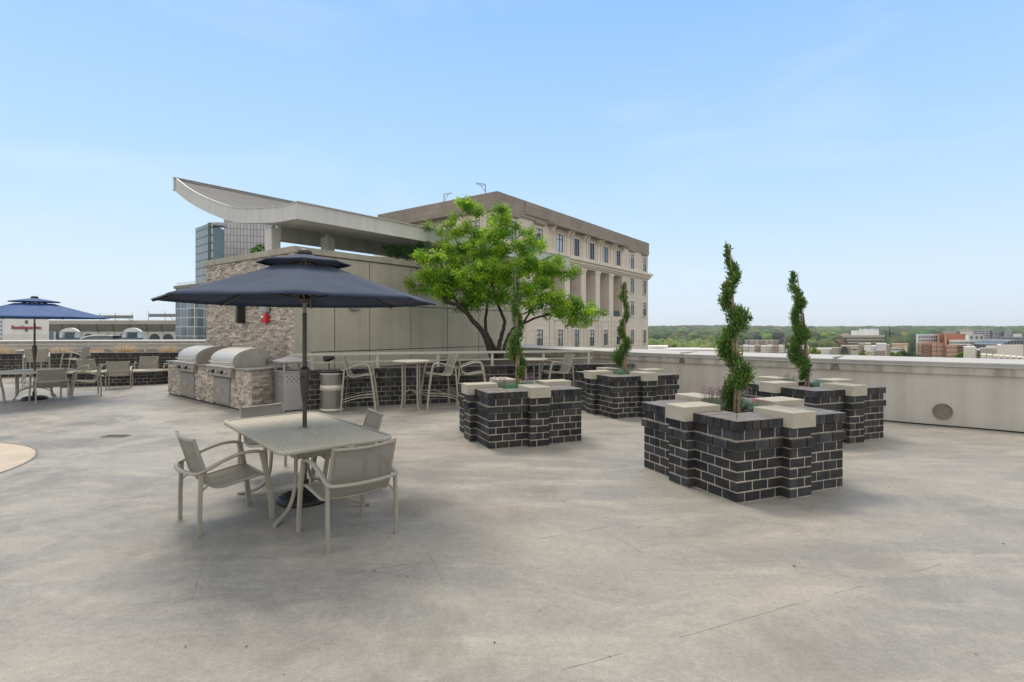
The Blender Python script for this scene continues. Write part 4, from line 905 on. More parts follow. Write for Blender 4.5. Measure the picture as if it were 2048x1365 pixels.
# ================================================================ PLANTS
def quads(name, cen, nrm, up, w_, h_, col, material, parent=None, fold=0.0):
    """many small leaves as one mesh; arrays of centres, normals, axis, sizes, colours"""
    n = len(cen); up = up / np.linalg.norm(up, axis=1, keepdims=True); sd = np.cross(nrm, up); sd /= (np.linalg.norm(sd, axis=1, keepdims=True) + 1e-9)
    w_ = w_[:, None]; h_ = h_[:, None]
    v = np.empty((n, 4, 3)); v[:, 0] = cen - up * h_; v[:, 1] = cen + sd * w_ ; v[:, 2] = cen + up * h_; v[:, 3] = cen - sd * w_
    me = bpy.data.meshes.new(name); me.vertices.add(4 * n); me.vertices.foreach_set('co', v.ravel())
    me.loops.add(4 * n); me.loops.foreach_set('vertex_index', np.arange(4 * n)); me.polygons.add(n); me.polygons.foreach_set('loop_start', np.arange(0, 4 * n, 4)); me.polygons.foreach_set('loop_total', np.full(n, 4))
    ca = me.color_attributes.new('Col', 'FLOAT_COLOR', 'CORNER'); cc = np.ones((n, 4)); cc[:, :3] = col; ca.data.foreach_set('color', np.repeat(cc, 4, axis=0).ravel())
    me.materials.append(material); me.update(calc_edges=True); me.validate(); o = bpy.data.objects.new(name, me); C.objects.link(o); o.parent = parent; return o
def unit(n):
    v = rng.normal(size=(n, 3)); return v / np.linalg.norm(v, axis=1, keepdims=True)
# ---- the maple behind the brick wall
TB = Vector((-.55, 14.6, 0))
tree = empty('maple_tree', (TB.x, TB.y, .76)); tag(tree, 'bright green many stemmed maple tree in the bed behind the brick wall', 'tree')
def loc(px, py, Y): return P(px, py, Y) - Vector((TB.x, TB.y, .76))
stems = [([(986, 716, 14.5), (976, 690, 14.4), (966, 664, 14.3), (946, 642, 14.2), (934, 626, 14.1), (917, 611, 14.0), (898, 606, 13.9), (889, 600, 13.8), (892, 580, 13.7)], .088, .035),
         ([(930, 628, 14.1), (938, 608, 14.1), (960, 590, 14.2), (985, 570, 14.3), (1000, 545, 14.4)], .05, .02),
         ([(920, 612, 14.0), (905, 590, 14.0), (893, 560, 13.9), (880, 525, 13.8), (868, 505, 13.8)], .045, .014),
         ([(992, 718, 14.6), (990, 700, 14.6), (976, 672, 14.7), (970, 648, 14.8), (974, 620, 14.9), (970, 585, 15.0), (960, 540, 15.0), (945, 490, 15.0), (940, 440, 15.0)], .072, .012),
         ([(1000, 718, 14.5), (998, 695, 14.5), (1004, 668, 14.5), (1009, 645, 14.5), (1000, 618, 14.5), (990, 592, 14.5), (985, 560, 14.5), (992, 510, 14.5), (1002, 450, 14.4), (1005, 415, 14.4)], .075, .012),
         ([(985, 600, 14.5), (1010, 575, 14.6), (1040, 555, 14.7), (1070, 530, 14.8), (1110, 510, 14.9)], .035, .010),
         ([(1003, 716, 14.5), (1010, 690, 14.4), (1024, 660, 14.2), (1046, 648, 14.0), (1078, 634, 13.8), (1110, 628, 13.7), (1150, 628, 13.6), (1180, 630, 13.5)], .058, .010),
         ([(1046, 648, 14.0), (1060, 625, 14.0), (1090, 600, 14.0), (1130, 590, 13.9), (1165, 605, 13.8)], .035, .008),
         ([(1024, 640, 14.2), (1060, 622, 14.1), (1095, 612, 14.0)], .028, .010),
         ([(960, 540, 15.0), (930, 515, 14.9), (905, 470, 14.8), (880, 440, 14.8)], .028, .008),
         ([(988, 520, 14.5), (1030, 480, 14.5), (1060, 455, 14.5)], .028, .008)]
m = MB()
for pts, r0, r1 in stems:
    pp = spline([loc(*p) for p in pts], 5); n = len(pp)
    pp = [p + Vector((random.uniform(-.012, .012), random.uniform(-.012, .012), 0)) for p in pp]
    m.tube(pp, [r0 + (r1 - r0) * (i / (n - 1)) ** .8 for i in range(n)], 8)
# crown built of leafy sprays: (px, py, radius px, depth Y, brightness)
sprays = [(935, 415, 22, 14.9), (925, 405, 14, 14.9), (955, 425, 18, 14.9), (1000, 422, 18, 14.4), (1012, 440, 16, 14.4), (985, 440, 16, 14.6), (905, 435, 12, 14.8), (900, 450, 14, 14.8), (915, 470, 15, 14.7), (880, 462, 10, 14.8), (853, 455, 6, 14.8),
          (1012, 465, 20, 14.4), (985, 470, 26, 14.4), (955, 470, 22, 14.7), (935, 455, 16, 14.9), (1000, 500, 28, 14.3), (965, 505, 30, 14.4), (930, 500, 26, 14.5), (1053, 462, 14, 14.5), (1062, 480, 16, 14.5), (1080, 492, 18, 14.6), (1045, 500, 26, 14.4),
          (900, 500, 18, 14.4), (910, 525, 30, 14.2), (875, 515, 18, 13.9), (848, 518, 20, 13.7), (838, 505, 14, 13.7), (855, 548, 24, 13.7), (885, 555, 28, 13.9), (870, 580, 24, 13.7), (840, 580, 10, 13.6), (818, 565, 9, 13.5), (825, 572, 8, 13.5), (895, 590, 24, 13.8), (925, 565, 34, 14.0), (955, 545, 36, 14.1), (990, 545, 36, 14.0),
          (940, 600, 26, 14.0), (970, 590, 30, 14.1), (1000, 590, 24, 14.2), (925, 612, 15, 14.0), (1030, 540, 34, 14.1), (1060, 530, 30, 14.3), (1090, 535, 26, 14.5), (1112, 520, 16, 14.7), (1110, 545, 22, 14.4), (1135, 548, 13, 14.4), (1150, 546, 8, 14.4), (1085, 565, 28, 14.2),
          (1055, 580, 26, 13.9), (1075, 600, 26, 13.8), (1040, 600, 18, 14.0), (1105, 595, 26, 13.8), (1130, 605, 22, 13.7), (1155, 612, 20, 13.7), (1120, 625, 18, 13.6), (1180, 618, 17, 13.6), (1196, 628, 10, 13.6), (1150, 638, 18, 13.5), (1170, 646, 13, 13.5), (1140, 650, 10, 13.5), (1095, 632, 10, 13.7), (1060, 618, 12, 13.9), (895, 480, 12, 14.6), (1030, 450, 12, 14.4), (880, 490, 12, 14.5), (945, 585, 26, 14.5), (1010, 560, 30, 14.8), (965, 560, 30, 14.9), (905, 560, 26, 14.5)]
cen, nr, up, W_, H_, co = [], [], [], [], [], []
for (px, py, r, Y) in sprays:
    c = np.array(loc(px, py, Y + random.uniform(-.25, .25))); rad = r / F * Y; r *= .93; rad = r / F * Y; sub = max(3, int(r * r / 27))
    twg = []
    for k in range(sub):
        d = rng.normal(size=3); d /= np.linalg.norm(d); o = c + d * rad * rng.uniform(.15, 1.0) * np.array([1, 1.35, .85]); sr = rng.uniform(.085, .19)
        n = int(66 * (sr / .13) ** 2); q = unit(n) * (rng.uniform(0, 1, (n, 1)) ** .5) * sr * np.array([1.0, 1.0, .85]); ax_ = unit(1)[0] * np.array([1, 1, .8]) + np.array([0, 0, .15]); q = q + np.outer(q @ ax_, ax_) * 1.0; nn = unit(n) * .8 + np.array([0, -.1, .9]); nn /= np.linalg.norm(nn, axis=1, keepdims=True)
        uu = unit(n) * .6 + q / sr * .9 + np.array([0, 0, -.55])
        b_ = rng.uniform(.75, 1.2); base = np.array([.29, .45, .038]) * b_; base = base * (1, 1, 1) if rng.random() < .52 else np.array([.11, .25, .03]) * b_
        if r <= 12 and rng.random() < .7: base = base * .55 + np.array([.12, .145, .03]) * .6
        cen.append(o + q); nr.append(nn); up.append(uu); W_.append(rng.uniform(.010, .021, n)); H_.append(rng.uniform(.022, .042, n)); co.append(base * rng.uniform(.7, 1.3, (n, 1)))
        if k % 4 == 0 and rng.random() < .8: twg.append(o)
    for o in twg: m.tube([Vector(c) + Vector((0, 0, -rad * .3)), (Vector(c) + Vector(o)) / 2, Vector(o)], [.008, .006, .003], 4)
m.build('trunk', M['bark'], tree)
quads('crown', np.vstack(cen), np.vstack(nr), np.vstack(up), np.concatenate(W_), np.concatenate(H_), np.vstack(co), M['leaf'], tree)
print('maple leaves', sum(len(c) for c in cen))
# ---- dark bamboo shrub and small maple sprig on the service block
def shrub(name, c, label, cat, sprs, colr, lw, lh, dens=60, stem=True, droop=.3, parent=None):
    root = empty(name, c); tag(root, label, cat); cen, nr, up, W_, H_, co = [], [], [], [], [], []; m = MB()
    for (x, y, z, r) in sprs:
        n = int(dens * (r / .15) ** 2); q = unit(n) * (rng.uniform(0, 1, (n, 1)) ** .5) * r; nn = unit(n) + np.array([0, 0, .6]); nn /= np.linalg.norm(nn, axis=1, keepdims=True)
        cen.append(np.array([x, y, z]) + q); nr.append(nn); up.append(unit(n) * .8 + q / r + np.array([0, 0, -droop])); W_.append(rng.uniform(.7, 1.2, n) * lw); H_.append(rng.uniform(.7, 1.3, n) * lh)
        co.append(np.array(colr) * rng.uniform(.55, 1.35, (n, 1)))
        if stem: m.tube([(x * .3, y * .3, 0), (x * .7, y * .7, z * .6), (x, y, z)], [.014, .009, .004], 5)
    if stem: m.build('stem', M['bark'], root)
    quads('foliage', np.vstack(cen), np.vstack(nr), np.vstack(up), np.concatenate(W_), np.concatenate(H_), np.vstack(co), M['leaf'], root); return root
def sp_px(lst, Y, c): return [(*(P(px, py, Y + random.uniform(-.3, .3)) - Vector(c)), r / F * Y) for px, py, r in lst]
c = P(815, 520, 15.2); c.z = 3.25
shrub('bamboo_shrub', c, 'dark green feathery shrub between canopy and panel wall, left of the maple', 'shrub', sp_px([(770, 497, 9), (785, 498, 11), (800, 500, 13), (815, 500, 14), (830, 498, 14), (845, 493, 11), (855, 490, 8), (795, 510, 12), (812, 514, 13), (830, 512, 12), (845, 508, 12), (780, 508, 9)], 15.2, c), (.10, .22, .085), .010, .06, 130)
c = P(520, 510, 14.6); c.z = 3.25
shrub('maple_sapling', c, 'small bright leafy sprig poking above the stone wall beside the canopy column', 'shrub', sp_px([(505, 502, 7), (515, 497, 7), (523, 493, 6), (518, 503, 7), (530, 499, 5), (509, 497, 4)], 14.6, c), (.17, .38, .05), .02, .035, 110)
# ---- spiral topiaries
def topiary(c, base_z, pts, Y, label, fade=1.0, lean=0):
    """pts: (px, py, halfwidth px, depth phase) spine of the clipped ribbon"""
    root = empty('spiral_topiary', (c[0], c[1], .745)); tag(root, label, 'topiary', 'spiral clipped conifers in the brick planters')
    m = MB(); cen, nr, up, W_, H_, co = [], [], [], [], [], []
    n_ = len(pts); raw = []
    for i, (px, py, hw, ph) in enumerate(pts):
        q = P(px, py, Y) - Vector((c[0], c[1], .745)); rr = hw * random.uniform(.86, 1.12) / F * Y; q.y = math.sin(ph) * rr * .9 + .02; raw.append((q, rr))
    spn = spline([r[0] for r in raw], 10); rad = []
    for i in range(len(raw) - 1):
        for k in range(10): rad.append(raw[i][1] + (raw[i + 1][1] - raw[i][1]) * k / 10)
    rad.append(raw[-1][1])
    raw_s = list(zip(spn, rad)); blobs = []
    for p, r in raw_s:
        if random.random() < .13: continue
        k_ = random.uniform(.45, .85) if random.random() < .6 else random.uniform(.8, 1.12); d_ = unit(1)[0] * r * random.uniform(0, .55); blobs.append((Vector(p) + Vector((d_[0], d_[1], d_[2])), r * k_))
        if random.random() < .25: d_ = unit(1)[0] * r * random.uniform(.8, 1.25); blobs.append((Vector(p) + Vector((d_[0], d_[1], abs(d_[2]) * .6)), r * random.uniform(.2, .4)))
    for p, r in blobs:
        n = int((20 + 2600 * r * r * 4.6) * (.55 + .6 * abs(mnoise.noise(Vector(p) * 4 + Vector((3, 1, 9)))) * 2) * (1.25 - .5 * max(0, p.z) / 1.95)); off = unit(n) * (rng.uniform(0, 1, (n, 1)) ** .45) * r * np.array([1.0, .95, 1.0]); off *= rng.uniform(.75, 1.2, (n, 1))
        rag = unit(n) * .02 * rng.uniform(0, 1, (n, 1)) ** 3 * 2 + np.array([mnoise.noise(Vector(p) * 9), mnoise.noise(Vector(p) * 9 + Vector((7, 3, 1))), 0]) * r * .35; o = np.array(p) + off + rag; nn = unit(n)
        uu = off / (r + 1e-6) * .8 + unit(n) * .45 + np.array([0, 0, .65]); out = np.linalg.norm(off, axis=1, keepdims=True) / r
        cen.append(o); nr.append(nn); up.append(uu); W_.append(rng.uniform(.004, .009, n)); H_.append(rng.uniform(.014, .036, n))
        k = .5 + .5 * mnoise.noise(Vector(p) * 5); mixc_ = np.where(rng.uniform(0, 1, (n, 1)) < .18 + .15 * k, np.array([[.20, .27, .06]]), np.array([[.062, .15, .038]]))
        br = np.where(rng.uniform(0, 1, (n, 1)) < .05, 1.0, 0.0); colr = mixc_ * rng.uniform(.55, 1.45, (n, 1)); colr = colr * (1 - br) + np.array([[.20, .13, .07]]) * br; co.append(colr)
    top = raw[0][0]
    for k in range(4):      # several thin bleached stems that twist round one another
        a = k * 1.6; pp = [(math.cos(a + z * 2.2) * .028 * (1 - z / (top.z + .2)) + (top.x * (z / top.z) ** 2) * .8 , math.sin(a + z * 2.2) * .028 * (1 - z / (top.z + .2)), z) for z in np.linspace(0, top.z * (.96 if k == 0 else .45 + .1 * k), 26)]
        m.tube(pp, [.016 * (1 - i / 30) + .003 for i in range(26)], 6)
    for p, r in list(zip(spn, rad))[::3]:
        m.tube([(top.x * (max(p.z, 0) / top.z) ** 2 * .8, 0, max(.03, p.z - .06)), ((p.x) * .6, p.y * .6, p.z - .01), tuple(p)], [.006, .004, .003], 4)
    m.build('trunk', M['bark_pale'], root)
    quads('foliage', np.vstack(cen), np.vstack(nr), np.vstack(up), np.concatenate(W_), np.concatenate(H_), np.vstack(co), M['needle'], root); return root
S1 = [(1456, 492, 6, 0.0), (1458, 508, 9, 1.15), (1463, 524, 9, 2.3), (1467, 540, 9, 3.45), (1466, 556, 14, 4.6), (1461, 574, 16, 5.75), (1455, 592, 14, 6.9), (1460, 610, 12, 8.05), (1471, 626, 17, 9.2), (1474, 642, 18, 10.35), (1464, 658, 16, 11.5), (1455, 676, 18, 12.65), (1455, 696, 17, 13.8), (1463, 714, 17, 14.95), (1476, 730, 22, 16.1), (1479, 748, 23, 17.25), (1472, 764, 19, 18.4), (1462, 780, 19, 19.55), (1466, 796, 20, 20.7), (1470, 806, 12, 21.85)]
topiary(centers[0], .75, S1, centers[0][1], 'tallest looking spiral topiary, in the nearest brick planter at right', 1)
S4 = [(1588, 545, 4, 0.0), (1590, 559, 6, 1.15), (1590, 571, 9, 2.3), (1590, 583, 10, 3.45), (1595, 596, 11, 4.6), (1597, 608, 11, 5.75), (1596, 622, 9, 6.9), (1596, 634, 10, 8.05), (1595, 648, 12, 9.2), (1600, 662, 13, 10.35), (1600, 674, 13, 11.5), (1593, 688, 13, 12.65), (1594, 702, 15, 13.8), (1604, 717, 17, 14.95), (1607, 730, 15, 16.1), (1605, 742, 11, 17.25), (1604, 757, 7, 18.4)]
topiary(centers[3], .75, S4, centers[3][1], 'spiral topiary standing against the open sky in the far right planter')
S2 = [(1028, 536, 4, 0.0), (1030, 552, 6, 1.15), (1033, 568, 7, 2.3), (1034, 586, 7, 3.45), (1031, 602, 8, 4.6), (1030, 618, 9, 5.75), (1034, 632, 11, 6.9), (1038, 646, 12, 8.05), (1040, 660, 11, 9.2), (1033, 674, 12, 10.35), (1028, 688, 14, 11.5), (1028, 702, 15, 12.65), (1033, 715, 15, 13.8), (1040, 728, 13, 14.95), (1041, 740, 10, 16.1), (1040, 752, 7, 17.25)]
topiary(centers[1], .75, S2, centers[1][1], 'spiral topiary at left, seen in front of the green maple')
S3 = [(1250, 566, 3, 0.0), (1250, 578, 6, 1.15), (1248, 590, 8, 2.3), (1250, 602, 8, 3.45), (1252, 614, 7, 4.6), (1254, 628, 7, 5.75), (1251, 641, 8, 6.9), (1244, 654, 9, 8.05), (1245, 668, 9, 9.2), (1251, 682, 9, 10.35), (1251, 694, 10, 11.5), (1243, 707, 12, 12.65), (1240, 719, 11, 13.8), (1241, 730, 8, 14.95)]
topiary(centers[2], .75, S3, centers[2][1], 'shortest looking spiral topiary in the back planter, before the limestone building')
# ---- grassy tufts, lavender and dianthus in the planters
def tuft(name, c, r, h, n, colr, label, cat, flowers=None, fcol=(.6, .12, .35), lean=.7, group=None, w_=.0022):
    root = empty(name, c); tag(root, label, cat, group); a = rng.uniform(0, 2 * math.pi, n); rr = r * rng.uniform(0, 1, n) ** .6
    b = np.stack([rr * np.cos(a) * .55, rr * np.sin(a) * .55, np.zeros(n)], 1); d = np.stack([np.cos(a) * lean * rr / r, np.sin(a) * lean * rr / r, np.ones(n)], 1) + rng.normal(size=(n, 3)) * .18; d /= np.linalg.norm(d, axis=1, keepdims=True)
    hh = h * rng.uniform(.5, 1.0, n); cen = b + d * hh[:, None] * .5; nn = unit(n)
    quads('blades', cen, nn, d, np.full(n, w_), hh * .5, np.array(colr) * rng.uniform(.6, 1.4, (n, 1)), M['leaf'], root)
    if flowers:
        k, fh, fs = flowers; a = rng.uniform(0, 2 * math.pi, k); rr = r * rng.uniform(.1, 1.05, k); z = fh * rng.uniform(.75, 1.1, k); q = np.stack([rr * np.cos(a), rr * np.sin(a), z], 1)
        q5 = np.repeat(q, 6, axis=0) + rng.normal(size=(6 * k, 3)) * fs * .55; quads('flowers', q5, unit(6 * k), unit(6 * k), np.full(6 * k, fs * .55), np.full(6 * k, fs * .7), np.array(fcol) * rng.uniform(.7, 1.25, (6 * k, 1)), M['leaf'], root)
        m = MB()
        for p in q: m.tube([(p[0] * .5, p[1] * .5, 0), tuple(p)], .0012, 3)
        m.build('stalks', M['stalk'], root)
    return root
M['stalk'] = mat('dry_stalk', (.20, .19, .12), .8)
def inp(i, x, y, z=.75): ca_, sa_ = math.cos(PR), math.sin(PR); return (centers[i][0] + x * ca_ - y * sa_, centers[i][1] + x * sa_ + y * ca_, z)
LAV = (.17, .24, .19); TEAL = (.13, .25, .19)
tuft('lavender', inp(0, -.22, .16), .16, .20, 420, LAV, 'grey green lavender with dusky purple spikes left of the nearest topiary', 'plant', (70, .26, .009), (.30, .17, .27))
tuft('lavender', inp(0, .22, .22), .17, .20, 420, LAV, 'grey green lavender with faded spikes right of the nearest topiary', 'plant', (70, .25, .009), (.30, .20, .26))
tuft('dianthus', inp(0, .20, -.12), .13, .13, 380, TEAL, 'blue green tuft with two bright pink blooms in the nearest planter', 'plant', (4, .16, .017), (.62, .22, .40))
tuft('dianthus', inp(1, -.20, -.20), .12, .13, 420, (.08, .24, .13), 'left of two fresh green grassy tufts in the left planter', 'plant')
tuft('dianthus', inp(1, -.02, -.10), .13, .16, 460, (.09, .25, .12), 'right of two fresh green grassy tufts in the left planter', 'plant')
tuft('dianthus', inp(1, -.20, .18), .16, .16, 320, LAV, 'tuft with many small pale pink blooms in the left planter', 'plant', (34, .18, .010), (.52, .36, .40))
tuft('lavender', inp(1, .22, .12), .18, .16, 420, LAV, 'low grey lavender right of the left topiary', 'plant', (45, .20, .008), (.36, .24, .28))
tuft('dianthus', inp(2, -.19, -.08), .15, .17, 400, TEAL, 'blue green tuft at the foot of the back topiary, left side', 'plant')
tuft('dianthus', inp(2, .13, -.12), .11, .13, 300, TEAL, 'blue green tuft at the foot of the back topiary, right side', 'plant')
tuft('lavender', inp(2, .20, .22), .18, .24, 320, LAV, 'wispy lavender behind the back topiary against the pale wall', 'plant', (40, .24, .007), (.30, .26, .27))
tuft('lavender', inp(2, -.20, .24), .18, .22, 300, LAV, 'wispy lavender behind the left capstone of the back planter', 'plant', (40, .23, .007), (.30, .26, .27))
tuft('lavender', inp(3, -.20, .22), .18, .22, 420, LAV, 'wispy grey lavender left of the far right topiary', 'plant', (40, .24, .007), (.28, .25, .26))
tuft('dianthus', inp(3, .22, -.05), .14, .15, 420, TEAL, 'blue green tuft beside the small metal cup', 'plant')
cp_ = empty('metal_cup', inp(3, .06, -.22, .76)); tag(cp_, 'small pale metal cup at the foot of the far right topiary', 'cup'); m = MB(); m.lathe([(.028, 0), (.034, .085), (.031, .085), (.026, .01)], n=20); m.build('cup', M['steel'], cp_)
cp_ = empty('pot_liner', inp(0, -.02, -.25, .75)); tag(cp_, 'black plastic pot rim at the foot of the nearest topiary', 'pot'); m = MB(); m.lathe([(.07, -.0), (.085, .055), (.078, .055), (.06, .0)], n=20); m.build('rim', M['black'], cp_)
# dry grasses in the far left bed
for k, (px, py, Yd, r_, h_) in enumerate(((6, 700, 20.9, .30, .55), (122, 697, 21.4, .28, .48), (188, 705, 21.6, .34, .32), (252, 700, 21.8, .24, .62), (338, 699, 21.6, .24, .55))):
    p = P(px, py, Yd); tuft('dry_grass', (p.x, p.y, .70), r_, h_, 420, (.46, .36, .22), ['dry tan grass clump at the left photo edge', 'dry tan grass clump behind the first bar chair back', 'low dry grass clump right of the far bar table', 'upright dry tan grass clump in the middle of the far left railing', 'dry tan grass clump beside the stone wall'][k], 'grass clump', lean=.9, w_=.006)
# ================================================================ THE LIMESTONE BUILDING
CA = math.atan2(.805, .593)
cb = empty('limestone_building', (-1.8, 60, 0), CA); tag(cb, 'large tan limestone office building with a recessed colonnade behind the maple', 'building')
# local x along the right facade, local +y = rot90 -> (-.805,.593) along the left facade; the right facade faces local -y, the left facade faces local -x
BLn, BWd = 44.6, 20.4
def bt(px): r = (px - 1024) / F; return (60 * r + 1.8) / (.593 - .805 * r)
X1, X2 = 11.3, 33.5; ZC = 11.6
m = MB(); m.bb(.25, BLn - .1, 2.6, BWd, -30, ZC); m.bb(.25, X1, .0, 2.6, -30, ZC); m.bb(X2, BLn - .1, 0, 2.6, -30, ZC); m.bb(X1, X2, 0, 2.6, -30, 3.98); m.bb(X1, X2, 0, 2.6, 10.66, ZC)
m.build('wall', M['court'], cb)
m = MB(); m.bb(.25, BLn - .1, .0, BWd, ZC + .004, 15.4); m.build('attic_wall', M['court'], cb)
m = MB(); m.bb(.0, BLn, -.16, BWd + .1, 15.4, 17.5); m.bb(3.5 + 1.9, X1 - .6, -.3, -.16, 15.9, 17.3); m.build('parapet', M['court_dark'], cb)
m = MB()
for xx in (5.9, 11.2, 16.5, 22, 27.5, 33.3, 38.5): m.bb(xx - .03, xx + .03, -.19, -.155, 15.4, 17.5)
m.bb(-.03, .0, 3.9, 4.0, 15.4, 17.5); m.build('joint', M['court_in'], cb)
m = MB(); m.bb(-.55, BLn + .5, -.75, BWd + .3, 11.55, 11.95); m.bb(-.30, BLn + .25, -.45, BWd + .2, 11.15, 11.55); m.bb(-.1, BLn + .05, -.22, BWd + .1, 10.9, 11.15); m.build('cornice', M['court_trim'], cb)
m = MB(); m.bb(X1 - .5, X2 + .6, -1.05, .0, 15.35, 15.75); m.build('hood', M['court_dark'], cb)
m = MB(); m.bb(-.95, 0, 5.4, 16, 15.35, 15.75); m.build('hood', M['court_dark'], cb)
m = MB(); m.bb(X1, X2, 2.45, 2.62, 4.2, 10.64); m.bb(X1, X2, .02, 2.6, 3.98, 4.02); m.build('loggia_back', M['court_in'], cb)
for c_ in (bt(1135.5), bt(1167.8), bt(1196.3), bt(1223.2)):
    m = MB(); m.bb(c_ - .72, c_ + .72, .05, 1.75, 3.99, 10.3); m.bb(c_ - .86, c_ + .86, -.06, 1.85, 10.3, 10.66); m.bb(c_ - .8, c_ + .8, 0, 1.8, 10.0, 10.12); m.build('pillar', M['court_trim'], cb)
for c_ in (bt(1151), bt(1181), bt(1209), bt(1236)):
    m = MB(); m.bb(c_ - 1.2, c_ + 1.2, .3, .34, 4.02, 4.9); m.build('railing', M['frame'], cb)
cols = [3.05, 8.8, 13.75, 18.25, 22.8, 27.3, 31.85, 37.3, 42.65]
M['glass2'] = glassmat('window_glass_pale', (.42, .45, .47), .1, .6); M['glass3'] = glassmat('window_glass_deep', (.07, .085, .095), .1, .5); M['blind'] = mat('window_blind', (.50, .50, .48), .6, var=.1)
tmpl = {}
def window(parent, axis, c, z0, z1, w_, depth0=0.0, bars=(1, 1)):
    """axis 'x': facade normal -y at y=depth0; 'y': facade normal -x"""
    key = (axis, round(z1 - z0, 2), round(w_, 2))
    if key not in tmpl:
        h = z1 - z0
        def bx(mb, a0, a1, d0, d1, b0, b1):
            if axis == 'x': mb.bb(a0, a1, -d1, -d0, b0, b1)
            else: mb.bb(-d1, -d0, a0, a1, b0, b1)
        m = MB()
        bx(m, -w_ / 2 - .16, -w_ / 2, 0, .14, -.12, h + .12); bx(m, w_ / 2, w_ / 2 + .16, 0, .14, -.12, h + .12); bx(m, -w_ / 2, w_ / 2, 0, .14, h, h + .12); bx(m, -w_ / 2 - .05, w_ / 2 + .05, 0, .2, -.14, 0)
        fo = m.build('window', M['court_trim'], None)
        m = MB(); bx(m, -w_ / 2, w_ / 2, .005, .02, 0, h); po = m.build('pane', M['glass'], fo)
        m = MB()
        for a in (-w_ / 2 + .04, 0, w_ / 2 - .04): bx(m, a - .05, a + .05, .02, .06, 0, h)
        for b in (.03, h * .72, h - .04): bx(m, -w_ / 2, w_ / 2, .02, .07, b - .045, b + .045)
        mo = m.build('mullion', M['frame'], fo); tmpl[key] = (fo, po, mo); first = True
    else: first = False
    fo, po, mo = tmpl[key]
    if not first:
        f2 = fo.copy(); C.objects.link(f2)
        for ch in (po, mo):
            d = ch.copy(); C.objects.link(d); d.parent = f2
            if ch is po: d.material_slots[0].link = 'OBJECT'; d.material_slots[0].material = random.choice((M['glass'], M['glass2'], M['glass3']))
        fo = f2
    if random.random() < .55 and depth0 < 1:
        h = z1 - z0; k = random.choice((.3, .45, .45, .75)) * h; m = MB()
        if axis == 'x': m.bb(-w_ / 2 + .05, w_ / 2 - .05, -.019 - .006, -.021, h - k, h - .03)
        else: m.bb(-.025, -.021, -w_ / 2 + .05, w_ / 2 - .05, h - k, h - .03)
        m.build('blind', M['blind'], fo)
    fo.parent = parent; fo.location = (c, depth0, z0) if axis == 'x' else (depth0, c, z0); return fo
for i, c_ in enumerate(cols):
    window(cb, 'x', c_, 12.2, 14.6, 1.5)
    window(cb, 'x', c_, -.55, 1.85, 1.5)
    if c_ > X2 or c_ < X1:
        window(cb, 'x', c_, 8.2, 10.6, 1.5); window(cb, 'x', c_, 4.35, 6.7, 1.5)
    # strips, lintels beside attic windows
m = MB()
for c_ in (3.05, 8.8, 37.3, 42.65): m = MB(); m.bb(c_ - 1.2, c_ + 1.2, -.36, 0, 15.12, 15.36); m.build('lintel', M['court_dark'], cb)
m = MB()
for i in range(2, 7):
    for s in (-1, 1):
        x = cols[i] + s * 1.45; m = MB(); m.bb(x - .14, x + .14, -.12, 0, 11.98, 15.2); m.build('pilaster_strip', M['court_trim'], cb)
for i in range(2, 6):
    x = (cols[i] + cols[i + 1]) / 2; m = MB(); m.bb(x - .42, x + .42, -.10, 0, 11.98, 15.3); m.build('pilaster_strip', M['court_trim'], cb)
for i in range(1, 7):
    xm = (cols[i] + cols[i + 1]) / 2 if i > 1 else X1
    for s in ((-.45, .45) if 1 < i < 6 else ((.3,) if i == 1 else (-.3,))):
        x = xm + s if i < 6 else X2 + s
        m = MB(); m.add([(x - .16, 0, 14.3), (x - .16, -.25, 14.5), (x - .16, -.85, 15.34), (x - .16, 0, 15.34), (x + .16, 0, 14.3), (x + .16, -.25, 14.5), (x + .16, -.85, 15.34), (x + .16, 0, 15.34)], [(0, 1, 2, 3), (7, 6, 5, 4), (0, 4, 5, 1), (1, 5, 6, 2), (2, 6, 7, 3)]); m.build('bracket', M['court_trim'], cb)
for c_ in (14.9, 19.6, 24.2, 28.6):
    window(cb, 'x', c_ + 1.9, 7.6, 10.2, 1.3, 2.44); window(cb, 'x', c_ + 1.9, 4.3, 6.4, 1.3, 2.44)
window(cb, 'x', 13.2, 7.6, 10.2, 1.3, 2.44)
m = MB()   # vertical recess lines of the lower storeys, one joint per bay
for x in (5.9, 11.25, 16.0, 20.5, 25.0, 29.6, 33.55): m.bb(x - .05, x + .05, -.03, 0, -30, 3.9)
m.build('reveal_joint', M['court_in'], cb)
m = MB()
for i in range(2, 7): m.bb(cols[i] - 1.35, cols[i] - 1.28, -.02, 0, -.9, 3.0); m.bb(cols[i] + 1.28, cols[i] + 1.35, -.02, 0, -.9, 3.0); m.bb(cols[i] - 1.35, cols[i] + 1.35, -.02, 0, 3.0, 3.07)
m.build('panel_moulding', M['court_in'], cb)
for c_ in (3.2, 7.9, 12.4, 17.0):
    for z0, z1 in ((12.2, 14.6), (8.2, 10.6), (4.35, 6.7)): window(cb, 'y', c_, z0, z1, 1.5, .25)
m = MB(); 
for c_ in (5.6, 10.2, 14.8): m = MB(); m.bb(-.12, .25, c_ - .3, c_ + .3, 11.98, 15.3); m.build('pilaster_strip', M['court_trim'], cb)
